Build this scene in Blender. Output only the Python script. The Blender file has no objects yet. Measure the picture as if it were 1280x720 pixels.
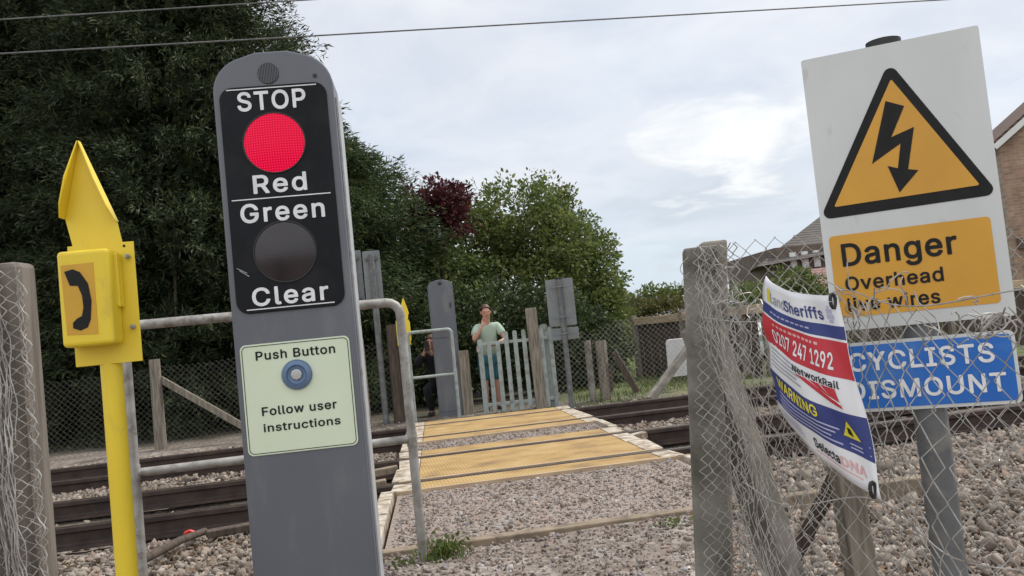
import bpy, bmesh, math, random
import numpy as np
from mathutils import Vector, Matrix

rnd = random.Random(7)
nr = np.random.default_rng(11)
SC = bpy.context.scene
COL = SC.collection
RAD = math.radians

# ------------------------------------------------------------------ camera
FPX = 1100.0                       # focal length in pixels of a 1280 wide picture
ROLL, PITCH, EYE = RAD(5.8), RAD(3.2), 1.0
FWD = Vector((0, math.cos(PITCH), math.sin(PITCH)))
R0 = Vector((1, 0, 0)); U0 = Vector((0, -math.sin(PITCH), math.cos(PITCH)))
CR = R0 * math.cos(ROLL) - U0 * math.sin(ROLL)
CU = R0 * math.sin(ROLL) + U0 * math.cos(ROLL)
cam = bpy.data.cameras.new('camera')
cam.sensor_width = 36; cam.lens = FPX / 1280 * 36
cam.clip_start = 0.05; cam.clip_end = 3000
camo = bpy.data.objects.new('camera', cam); COL.objects.link(camo)
m = Matrix.Identity(4)
for i in range(3):
    m[i][0] = CR[i]; m[i][1] = CU[i]; m[i][2] = -FWD[i]; m[i][3] = (0, 0, EYE)[i]
camo.matrix_world = m
SC.camera = camo

# ------------------------------------------------------------------ sky, sun, exposure
SUN_EL, SUN_AZ = 52, 62            # degrees; azimuth clockwise from +Y (the view direction)
w = bpy.data.worlds.new('World'); SC.world = w; w.use_nodes = True
N, L = w.node_tree.nodes, w.node_tree.links
N.clear()
out = N.new('ShaderNodeOutputWorld'); bg = N.new('ShaderNodeBackground')
bg.inputs['Strength'].default_value = 0.1
sky = N.new('ShaderNodeTexSky'); sky.sky_type = 'NISHITA'; sky.sun_disc = False
sky.sun_elevation = RAD(SUN_EL); sky.sun_rotation = RAD(SUN_AZ)
tc = N.new('ShaderNodeTexCoord')
sep = N.new('ShaderNodeSeparateXYZ'); L.new(tc.outputs['Generated'], sep.inputs[0])
zz = N.new('ShaderNodeMath'); zz.operation = 'ADD'; zz.inputs[1].default_value = 0.22
ab = N.new('ShaderNodeMath'); ab.operation = 'MAXIMUM'; ab.inputs[1].default_value = 0.0
L.new(sep.outputs[2], ab.inputs[0]); L.new(ab.outputs[0], zz.inputs[0])
dv = N.new('ShaderNodeVectorMath'); dv.operation = 'DIVIDE'
cmb = N.new('ShaderNodeCombineXYZ')
for i in range(3): L.new(zz.outputs[0], cmb.inputs[i])
L.new(tc.outputs['Generated'], dv.inputs[0]); L.new(cmb.outputs[0], dv.inputs[1])
def sky_noise(scale, detail, rough, dist, off):
    mp = N.new('ShaderNodeMapping'); mp.inputs['Location'].default_value = off
    L.new(dv.outputs[0], mp.inputs[0])
    n = N.new('ShaderNodeTexNoise'); n.inputs['Scale'].default_value = scale
    n.inputs['Detail'].default_value = detail; n.inputs['Roughness'].default_value = rough
    n.inputs['Distortion'].default_value = dist
    L.new(mp.outputs[0], n.inputs['Vector']); return n
def ramp(nodes, links, src, stops):
    r = nodes.new('ShaderNodeValToRGB'); e = r.color_ramp.elements
    while len(e) < len(stops): e.new(0.5)
    for k, (p, c) in enumerate(stops):
        e[k].position = p; e[k].color = (*c, 1)
    links.new(src, r.inputs[0]); return r
n1 = sky_noise(1.15, 7, 0.52, 0.25, (3.1, 1.7, 0.4))
r1 = ramp(N, L, n1.outputs[0], [(0.32, (5.2, 5.75, 6.5)), (0.45, (5.95, 6.3, 6.85)), (0.56, (6.5, 6.7, 7.05)), (0.70, (7.4, 7.4, 7.5))])
n2 = sky_noise(2.6, 8, 0.55, 0.4, (0.6, 4.2, 1.3))
r2 = ramp(N, L, n2.outputs[0], [(0.36, (0.84, 0.87, 0.91)), (0.55, (1, 1, 1)), (0.7, (1.08, 1.07, 1.05))])
mul = N.new('ShaderNodeMix'); mul.data_type = 'RGBA'; mul.blend_type = 'MULTIPLY'
mul.inputs[0].default_value = 0.8
L.new(r1.outputs[0], mul.inputs[6]); L.new(r2.outputs[0], mul.inputs[7])
def sky_patch(col_in, d, r0, r1, colour, amt):
    """a cloud bank or added bright sky round the direction d, broken up by the cloud noise"""
    dd = Vector(d).normalized()
    sc_ = N.new('ShaderNodeVectorMath'); sc_.operation = 'SUBTRACT'; sc_.inputs[1].default_value = dd
    nv = N.new('ShaderNodeVectorMath'); nv.operation = 'NORMALIZE'; L.new(tc.outputs['Generated'], nv.inputs[0]); L.new(nv.outputs[0], sc_.inputs[0])
    st = N.new('ShaderNodeVectorMath'); st.operation = 'MULTIPLY'; st.inputs[1].default_value = (1, 1, 2.0); L.new(sc_.outputs[0], st.inputs[0])
    ln = N.new('ShaderNodeVectorMath'); ln.operation = 'LENGTH'; L.new(st.outputs[0], ln.inputs[0])
    ns = N.new('ShaderNodeMath'); ns.operation = 'MULTIPLY_ADD'; ns.inputs[1].default_value = -.62; L.new(n2.outputs[0], ns.inputs[0]); L.new(ln.outputs['Value'], ns.inputs[2])
    mr = N.new('ShaderNodeMapRange'); mr.interpolation_type = 'SMOOTHSTEP'; mr.inputs[1].default_value = r1 - .31; mr.inputs[2].default_value = r0 - .31; mr.inputs[3].default_value = 0; mr.inputs[4].default_value = amt
    L.new(ns.outputs[0], mr.inputs[0])
    m_ = N.new('ShaderNodeMix'); m_.data_type = 'RGBA'; L.new(mr.outputs[0], m_.inputs[0]); L.new(col_in, m_.inputs[6]); m_.inputs[7].default_value = (*colour, 1)
    return m_.outputs[2]
cc = sky_patch(mul.outputs[2], (.15, 1, .06), .02, .22, (5.0, 5.8, 6.6), .8)
cc = sky_patch(cc, (-.2, -1, .75), .55, 1.5, (11.0, 11.1, 11.4), .9)      # unseen bright sky added behind the camera to lighten front faces
cc = sky_patch(cc, (.245, 1, .150), .0, .16, (4.7, 5.15, 5.75), .9)
cc = sky_patch(cc, (.275, 1, .190), .0, .12, (7.9, 7.9, 7.8), .95)
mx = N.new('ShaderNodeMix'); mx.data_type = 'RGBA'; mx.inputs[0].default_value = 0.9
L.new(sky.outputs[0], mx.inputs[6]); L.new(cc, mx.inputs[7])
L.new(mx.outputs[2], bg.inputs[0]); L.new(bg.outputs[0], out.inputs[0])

sl = bpy.data.lights.new('sun', 'SUN'); sl.energy = 2.4; sl.angle = RAD(7); sl.color = (1, 0.955, 0.89)
so = bpy.data.objects.new('sun', sl); COL.objects.link(so)
sd = Vector((math.sin(RAD(SUN_AZ)) * math.cos(RAD(SUN_EL)), math.cos(RAD(SUN_AZ)) * math.cos(RAD(SUN_EL)), math.sin(RAD(SUN_EL))))
so.rotation_euler = sd.to_track_quat('Z', 'Y').to_euler()
so.location = (20, 20, 30)
vs = SC.view_settings
vs.view_transform = 'Standard'; vs.look = 'None'; vs.exposure = 0.45; vs.gamma = 1; vs.use_curve_mapping = False

# ------------------------------------------------------------------ helpers: picture point -> place
def ray(px, py): return FWD + CR * ((px - 640) / FPX) + CU * ((360 - py) / FPX)
def at(px, py, Y):
    d = ray(px, py); return Vector((0, 0, EYE)) + d * (Y / d.y)
def gnd(px, py, z=0.0):
    d = ray(px, py); return Vector((0, 0, EYE)) + d * ((z - EYE) / d.z)
TA = RAD(10)                       # the rails run 10 degrees off the X axis
TS = Vector((math.cos(TA), math.sin(TA), 0)); TK = Vector((-math.sin(TA), math.cos(TA), 0))
def trk(s, c, z=0.0): return TS * s + TK * c + Vector((0, 0, z))

# ------------------------------------------------------------------ helpers: materials
def new_mat(name):
    mt = bpy.data.materials.new(name); mt.use_nodes = True
    return mt, mt.node_tree.nodes, mt.node_tree.links, mt.node_tree.nodes['Principled BSDF']
def pm(name, c1, c2=None, scale=6.0, rough=0.6, bump=0.0, bscale=None, metal=0.0, detail=6, lo=0.35, hi=0.65,
       stretch=(1, 1, 1), dirt=None, dirt_scale=3.0, dirt_lo=0.5, dirt_hi=0.7, spec=0.5, island=False, trans=0.0):
    mt, n, l, b = new_mat(name)
    tc = n.new('ShaderNodeTexCoord'); mp = n.new('ShaderNodeMapping'); mp.inputs['Scale'].default_value = stretch
    l.new(tc.outputs['Object'], mp.inputs[0])
    c2 = c2 or tuple(x * 0.82 for x in c1)
    if island:
        g = n.new('ShaderNodeNewGeometry'); src = g.outputs['Random Per Island']
        rp = ramp(n, l, src, [(0.0, c2), (1.0, c1)] if island is True else island)
    else:
        t = n.new('ShaderNodeTexNoise'); t.inputs['Scale'].default_value = scale; t.inputs['Detail'].default_value = detail
        l.new(mp.outputs[0], t.inputs['Vector'])
        rp = ramp(n, l, t.outputs[0], [(lo, c2), (hi, c1)])
    col = rp.outputs[0]
    if dirt:
        t2 = n.new('ShaderNodeTexNoise'); t2.inputs['Scale'].default_value = dirt_scale; t2.inputs['Detail'].default_value = 9
        t2.inputs['Roughness'].default_value = 0.65
        l.new(mp.outputs[0], t2.inputs['Vector'])
        r2 = ramp(n, l, t2.outputs[0], [(dirt_lo, (0, 0, 0)), (dirt_hi, (1, 1, 1))])
        mxx = n.new('ShaderNodeMix'); mxx.data_type = 'RGBA'
        l.new(r2.outputs[0], mxx.inputs[0]); l.new(col, mxx.inputs[6]); mxx.inputs[7].default_value = (*dirt, 1)
        col = mxx.outputs[2]
    l.new(col, b.inputs['Base Color'])
    b.inputs['Roughness'].default_value = rough; b.inputs['Metallic'].default_value = metal
    b.inputs['Specular IOR Level'].default_value = spec
    if bump:
        t3 = n.new('ShaderNodeTexNoise'); t3.inputs['Scale'].default_value = bscale or scale * 4; t3.inputs['Detail'].default_value = 8
        l.new(mp.outputs[0], t3.inputs['Vector'])
        bp = n.new('ShaderNodeBump'); bp.inputs['Strength'].default_value = 1.0; bp.inputs['Distance'].default_value = bump
        l.new(t3.outputs[0], bp.inputs['Height']); l.new(bp.outputs[0], b.inputs['Normal'])
    if trans:
        tr = n.new('ShaderNodeBsdfTranslucent'); ms = n.new('ShaderNodeMixShader'); ms.inputs[0].default_value = trans
        l.new(col, tr.inputs[0]); l.new(b.outputs[0], ms.inputs[1]); l.new(tr.outputs[0], ms.inputs[2])
        l.new(ms.outputs[0], n['Material Output'].inputs[0])
    return mt

M = {}
M['grey_paint'] = pm('grey_paint', (.128, .136, .155), (.104, .112, .130), scale=3, rough=.42, bump=.0006, bscale=90, dirt=(.20, .195, .18), dirt_scale=6, dirt_lo=.54, dirt_hi=.85, stretch=(1, 1, .35))
M['painted_side_light'] = pm('painted_side_light', (.50, .51, .52), (.36, .37, .38), scale=9, rough=.5, dirt=(.2, .2, .19), dirt_scale=9)  # pale colour stands in for light on the signal's side
M['black_panel'] = pm('black_panel', (.008, .009, .012), (.004, .005, .007), scale=4, rough=.45, bump=.0003, bscale=60, spec=.18, dirt=(.022, .022, .024), dirt_scale=7, dirt_lo=.5, dirt_hi=.85)
M['white_text'] = pm('white_text', (.78, .79, .80), (.66, .67, .68), scale=30, rough=.5)
M['black_text'] = pm('black_text', (.009, .009, .009), (.014, .014, .014), scale=30, rough=.6, spec=.25)
M['yellow_paint'] = pm('yellow_paint', (.80, .60, .035), (.74, .54, .028), scale=5, rough=.42, bump=.0008, bscale=45, dirt=(.40, .28, .06), dirt_scale=9, dirt_lo=.58, dirt_hi=.86, stretch=(1, 1, .45))
M['orange_sticker'] = pm('orange_sticker', (.62, .35, .022), (.55, .30, .02), scale=8, rough=.4)
M['galv'] = pm('galvanised_steel', (.40, .39, .365), (.24, .225, .20), scale=14, rough=.55, metal=.35, dirt=(.15, .105, .075), dirt_scale=16, dirt_lo=.52, dirt_hi=.7, bump=.0006)
M['galv_far'] = pm('grey_green_steel', (.34, .38, .36), (.26, .30, .285), scale=9, rough=.55, metal=.15, dirt=(.18, .17, .14), dirt_scale=8)
M['wire'] = pm('fence_wire', (.50, .485, .45), (.26, .24, .215), scale=25, rough=.45, metal=.25)
M['wire_far'] = pm('old_fence_wire', (.20, .19, .17), (.12, .11, .10), scale=25, rough=.6, metal=.3)
M['concrete'] = pm('old_concrete', (.33, .30, .255), (.20, .18, .15), scale=7, rough=.9, bump=.004, bscale=55, dirt=(.13, .125, .085), dirt_scale=6, dirt_lo=.5, dirt_hi=.68)
M['concrete_dark'] = pm('dark_concrete', (.25, .235, .205), (.15, .14, .118), scale=6, rough=.9, bump=.004, bscale=60, dirt=(.07, .068, .05), dirt_scale=5)  # darker concrete tone for the front post
M['timber'] = pm('weathered_timber', (.28, .245, .195), (.13, .11, .085), scale=9, rough=.85, stretch=(5, 5, .5), bump=.004, bscale=25)
M['timber_old'] = pm('old_grey_timber', (.20, .172, .142), (.10, .085, .068), scale=9, rough=.9, stretch=(6, 6, .4), bump=.005, bscale=25)
M['timber_dark'] = pm('dark_timber', (.10, .072, .052), (.045, .032, .025), scale=9, rough=.85, stretch=(4, 4, .6), bump=.003, bscale=25)
M['pale_timber'] = pm('pale_timber', (.50, .38, .25), (.36, .26, .165), scale=5, rough=.8, stretch=(.5, 4, 4))
M['sleeper'] = pm('timber_edging', (.30, .235, .165), (.15, .115, .08), scale=5, rough=.85, bump=.004, bscale=30, dirt=(.09, .07, .05), dirt_scale=7)
M['rail'] = pm('rusty_rail', (.060, .038, .030), (.028, .019, .016), scale=9, rough=.7, metal=.2, bump=.001)
M['rail_top'] = pm('worn_rail_top', (.15, .115, .09), (.09, .065, .05), scale=30, rough=.4, metal=.6)
M['white_end'] = pm('flaking_white_paint', (.56, .51, .43), (.42, .36, .28), scale=14, rough=.8, dirt=(.22, .16, .105), dirt_scale=9, dirt_lo=.44, dirt_hi=.60, bump=.002)
M['sign_white'] = pm('sign_white', (.60, .62, .605), (.50, .52, .505), scale=3, rough=.38, dirt=(.36, .36, .33), dirt_scale=22, dirt_lo=.60, dirt_hi=.82, stretch=(1, 1, .5))
M['sign_amber'] = pm('sign_amber', (.62, .315, .028), (.55, .275, .024), scale=5, rough=.4, dirt=(.40, .19, .02), dirt_scale=30, dirt_lo=.68, dirt_hi=.82)
M['sign_blue'] = pm('sign_blue', (.012, .145, .52), (.010, .12, .45), scale=6, rough=.33, dirt=(.10, .24, .50), dirt_scale=9, dirt_lo=.5, dirt_hi=.8)
M['sign_back'] = pm('sign_back_grey', (.20, .217, .222), (.16, .173, .178), scale=5, rough=.45, metal=.1, dirt=(.15, .15, .14), dirt_scale=6)
M['post_grey'] = pm('post_grey', (.135, .14, .145), (.09, .093, .095), scale=10, rough=.6, dirt=(.2, .19, .17), dirt_scale=13, bump=.0006)
M['button_blue'] = pm('button_blue', (.13, .20, .32), (.09, .15, .25), scale=9, rough=.35, metal=.3)
M['steel'] = pm('brushed_steel', (.55, .55, .54), (.42, .42, .41), scale=30, rough=.35, metal=.7)
M['push_cream'] = pm('pale_green_plate', (.68, .76, .58), (.63, .71, .53), scale=4, rough=.42)
M['poster_white'] = pm('poster_white', (.74, .74, .75), (.66, .66, .67), scale=5, rough=.45, bump=.001, bscale=14)
M['poster_red'] = pm('poster_red', (.50, .022, .035), (.44, .02, .03), scale=5, rough=.42)
M['poster_navy'] = pm('poster_navy', (.030, .046, .19), (.026, .038, .16), scale=5, rough=.42)
M['poster_yellow'] = pm('poster_yellow', (.72, .63, .03), (.66, .57, .03), scale=8, rough=.45)
M['poster_pink'] = pm('faded_pink_ink', (.72, .40, .38), (.68, .36, .34), scale=12, rough=.45)
M['poster_grey'] = pm('small_print_grey', (.36, .36, .38), (.30, .30, .32), scale=20, rough=.45)
M['poster_lilac'] = pm('small_print_lilac', (.45, .46, .62), (.38, .39, .55), scale=20, rough=.45)
M['skin'] = pm('skin', (.50, .27, .19), (.46, .24, .17), scale=12, rough=.55)
M['hair'] = pm('brown_hair', (.10, .055, .03), (.06, .033, .02), scale=40, rough=.6)
M['tee'] = pm('pale_green_cotton', (.40, .50, .40), (.36, .45, .36), scale=7, rough=.9)
M['shorts'] = pm('teal_cloth', (.035, .15, .18), (.025, .11, .14), scale=9, rough=.9)
M['dark_cloth'] = pm('dark_cloth', (.018, .018, .024), (.012, .012, .016), scale=9, rough=.9)
M['shoe'] = pm('dark_shoe', (.05, .05, .05), (.03, .03, .03), scale=9, rough=.7)
M['brick'] = None
M['van'] = pm('white_van_paint', (.72, .73, .74), (.66, .67, .68), scale=2, rough=.3)
M['dark_glass'] = pm('dark_glass', (.02, .022, .026), (.015, .017, .02), scale=2, rough=.12)
M['red_litter'] = pm('red_plastic', (.62, .03, .02), (.5, .02, .02), scale=9, rough=.4)
M['black_rubber'] = pm('black_plastic', (.02, .02, .021), (.012, .012, .012), scale=9, rough=.5)

def stone_mat(name, stops):
    return pm(name, (.3, .3, .3), rough=.9, island=stops, bump=.003, bscale=60, dirt=(.17, .135, .105), dirt_scale=2.6, dirt_lo=.45, dirt_hi=.72, spec=.3)
M['ballast'] = stone_mat('ballast_stone', [(0, (.07, .056, .045)), (.2, (.155, .127, .103)), (.45, (.25, .212, .175)), (.7, (.34, .295, .25)), (.90, (.25, .175, .135)), (1, (.44, .405, .355))])
M['chips'] = stone_mat('gravel_chip', [(0, (.09, .075, .068)), (.25, (.19, .155, .135)), (.5, (.29, .24, .21)), (.75, (.36, .32, .29)), (.88, (.33, .215, .175)), (.95, (.26, .28, .31)), (1, (.58, .55, .52))])

def leaf_mat(name, stops, rough=.55, trans=.45, spec=.3):
    return pm(name, (.05, .05, .05), rough=rough, island=stops, trans=trans, spec=spec)
M['conifer'] = leaf_mat('conifer_spray', [(0, (.022, .034, .017)), (.5, (.043, .062, .028)), (.85, (.068, .090, .036)), (1, (.11, .118, .042))], trans=.2)
M['conifer2'] = leaf_mat('light_conifer_spray', [(0, (.030, .050, .022)), (.5, (.058, .090, .034)), (.85, (.090, .125, .045)), (1, (.14, .14, .045))], trans=.25)
M['green_leaf'] = leaf_mat('green_leaf', [(0, (.062, .084, .026)), (.45, (.125, .165, .045)), (.8, (.175, .215, .06)), (1, (.23, .235, .08))])
M['lime_leaf'] = leaf_mat('bright_leaf', [(0, (.055, .080, .024)), (.45, (.105, .150, .042)), (.8, (.15, .20, .058)), (1, (.22, .22, .08))])
M['copper_leaf'] = leaf_mat('copper_leaf', [(0, (.04, .012, .016)), (.5, (.085, .022, .028)), (.85, (.13, .035, .036)), (1, (.16, .06, .04))])
M['shaded_leaf'] = leaf_mat('shaded_leaf', [(0, (.022, .034, .014)), (.5, (.042, .064, .022)), (.85, (.066, .092, .030)), (1, (.10, .12, .04))], trans=.2)  # shade under the trees put into darker leaf colours
M['olive_leaf'] = leaf_mat('olive_leaf', [(0, (.05, .055, .018)), (.5, (.095, .10, .030)), (.85, (.14, .135, .04)), (1, (.17, .12, .05))])
M['grass'] = leaf_mat('grass_blade', [(0, (.05, .08, .018)), (.5, (.09, .13, .03)), (.8, (.15, .17, .05)), (1, (.26, .22, .10))])
M['bark'] = pm('bark', (.10, .08, .06), (.05, .04, .03), scale=8, rough=.9, stretch=(3, 3, .6), bump=.01)

# ------------------------------------------------------------------ helpers: meshes
def link(o, parent=None):
    COL.objects.link(o)
    if parent: o.parent = parent
    return o
def tag(o, label=None, cat=None, group=None, kind=None):
    if label: o['label'] = label
    if cat: o['category'] = cat
    if group: o['group'] = group
    if kind: o['kind'] = kind
    return o
def thing(name, label, cat, loc=(0, 0, 0), rz=0.0, group=None):
    o = bpy.data.objects.new(name, None); o.empty_display_size = .2
    link(o); o.location = loc; o.rotation_euler = (0, 0, rz)
    return tag(o, label, cat, group)
class MB:
    def __init__(s): s.v = []; s.f = []; s.mi = []
    def add(s, vs, fs, mi=0):
        k = len(s.v); s.v += [tuple(p) for p in vs]; s.f += [tuple(i + k for i in f) for f in fs]; s.mi += [mi] * len(fs); return s
    def box(s, c, d, rot=None, mi=0):
        x, y, z = d[0] / 2, d[1] / 2, d[2] / 2
        P = [Vector(p) for p in ((-x, -y, -z), (x, -y, -z), (x, y, -z), (-x, y, -z), (-x, -y, z), (x, -y, z), (x, y, z), (-x, y, z))]
        if rot is not None: P = [rot @ p for p in P]
        P = [p + Vector(c) for p in P]
        return s.add(P, [(0, 3, 2, 1), (4, 5, 6, 7), (0, 1, 5, 4), (1, 2, 6, 5), (2, 3, 7, 6), (3, 0, 4, 7)], mi)
    def beam(s, a, b, w, h, mi=0, up=Vector((0, 0, 1))):
        a, b = Vector(a), Vector(b); d = (b - a); ln = d.length; d.normalize()
        x = d.cross(up)
        if x.length < 1e-3: x = d.cross(Vector((0, 1, 0)))
        x.normalize(); z = x.cross(d)
        P = []
        for p in (a, b):
            for i, j in ((-1, -1), (1, -1), (1, 1), (-1, 1)): P.append(p + x * (i * w / 2) + z * (j * h / 2))
        return s.add(P, [(0, 1, 2, 3), (7, 6, 5, 4), (0, 4, 5, 1), (1, 5, 6, 2), (2, 6, 7, 3), (3, 7, 4, 0)], mi)
    def tube(s, pts, r, n=10, mi=0, caps=True):
        pts = [Vector(p) for p in pts]; rs = r if isinstance(r, (list, tuple)) else [r] * len(pts)
        P = []; prev = None
        for i, p in enumerate(pts):
            d = (pts[min(i + 1, len(pts) - 1)] - pts[max(i - 1, 0)]).normalized()
            if prev is None:
                u = d.cross(Vector((0, 0, 1)));
                if u.length < 1e-3: u = d.cross(Vector((0, 1, 0)))
            else: u = prev - d * prev.dot(d)
            u.normalize(); prev = u; v = d.cross(u)
            for k in range(n):
                a = 2 * math.pi * k / n; P.append(p + (u * math.cos(a) + v * math.sin(a)) * rs[i])
        F = []
        for i in range(len(pts) - 1):
            for k in range(n):
                F.append((i * n + k, i * n + (k + 1) % n, (i + 1) * n + (k + 1) % n, (i + 1) * n + k))
        if caps: F += [tuple(range(n - 1, -1, -1)), tuple(range((len(pts) - 1) * n, len(pts) * n))]
        return s.add(P, F, mi)
    def prism(s, poly, y0, y1, mi=0):        # poly in local (x,z), extruded along y
        n = len(poly)
        area = sum(poly[i][0] * poly[(i + 1) % n][1] - poly[(i + 1) % n][0] * poly[i][1] for i in range(n))
        if area < 0: poly = poly[::-1]
        P = [(x, y0, z) for x, z in poly] + [(x, y1, z) for x, z in poly]
        F = [tuple(range(n)), tuple(range(2 * n - 1, n - 1, -1))]
        for i in range(n): F.append((i, i + n, (i + 1) % n + n, (i + 1) % n))
        return s.add(P, F, mi)
    def build(s, name, mats, parent=None, bevel=0, smooth=False, seg=2):
        me = bpy.data.meshes.new(name); me.from_pydata(s.v, [], s.f)
        for mt in (mats if isinstance(mats, (list, tuple)) else [mats]): me.materials.append(mt)
        me.polygons.foreach_set('material_index', s.mi)
        if smooth: me.polygons.foreach_set('use_smooth', [True] * len(s.f))
        me.update()
        o = link(bpy.data.objects.new(name, me), parent)
        if bevel:
            b = o.modifiers.new('bevel', 'BEVEL'); b.width = bevel; b.segments = seg; b.limit_method = 'ANGLE'; b.angle_limit = RAD(35)
            b.harden_normals = False
        if smooth:
            e = o.modifiers.new('split', 'EDGE_SPLIT'); e.split_angle = RAD(40)
        return o
def np_obj(name, V, F, mat, parent=None, smooth=False):
    me = bpy.data.meshes.new(name); V = np.asarray(V, np.float32); F = np.asarray(F, np.int32)
    me.vertices.add(len(V)); me.vertices.foreach_set('co', V.ravel())
    k = F.shape[1]
    me.loops.add(F.size); me.loops.foreach_set('vertex_index', F.ravel())
    me.polygons.add(len(F)); me.polygons.foreach_set('loop_start', np.arange(0, F.size, k, dtype=np.int32))
    me.update(calc_edges=True)
    if smooth: me.polygons.foreach_set('use_smooth', np.ones(len(F), bool))
    me.materials.append(mat)
    return link(bpy.data.objects.new(name, me), parent)
def rounded(u0, u1, z0, z1, r, n=5):
    P = []
    for cx, cz, a0 in ((u1 - r, z1 - r, 0), (u0 + r, z1 - r, 90), (u0 + r, z0 + r, 180), (u1 - r, z0 + r, 270)):
        for k in range(n + 1):
            a = RAD(a0 + 90 * k / n); P.append((cx + r * math.cos(a), cz + r * math.sin(a)))
    return P
def ellipse(cu, cz, ru, rz, n=40): return [(cu + ru * math.cos(2 * math.pi * k / n), cz + rz * math.sin(2 * math.pi * k / n)) for k in range(n)]

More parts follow.
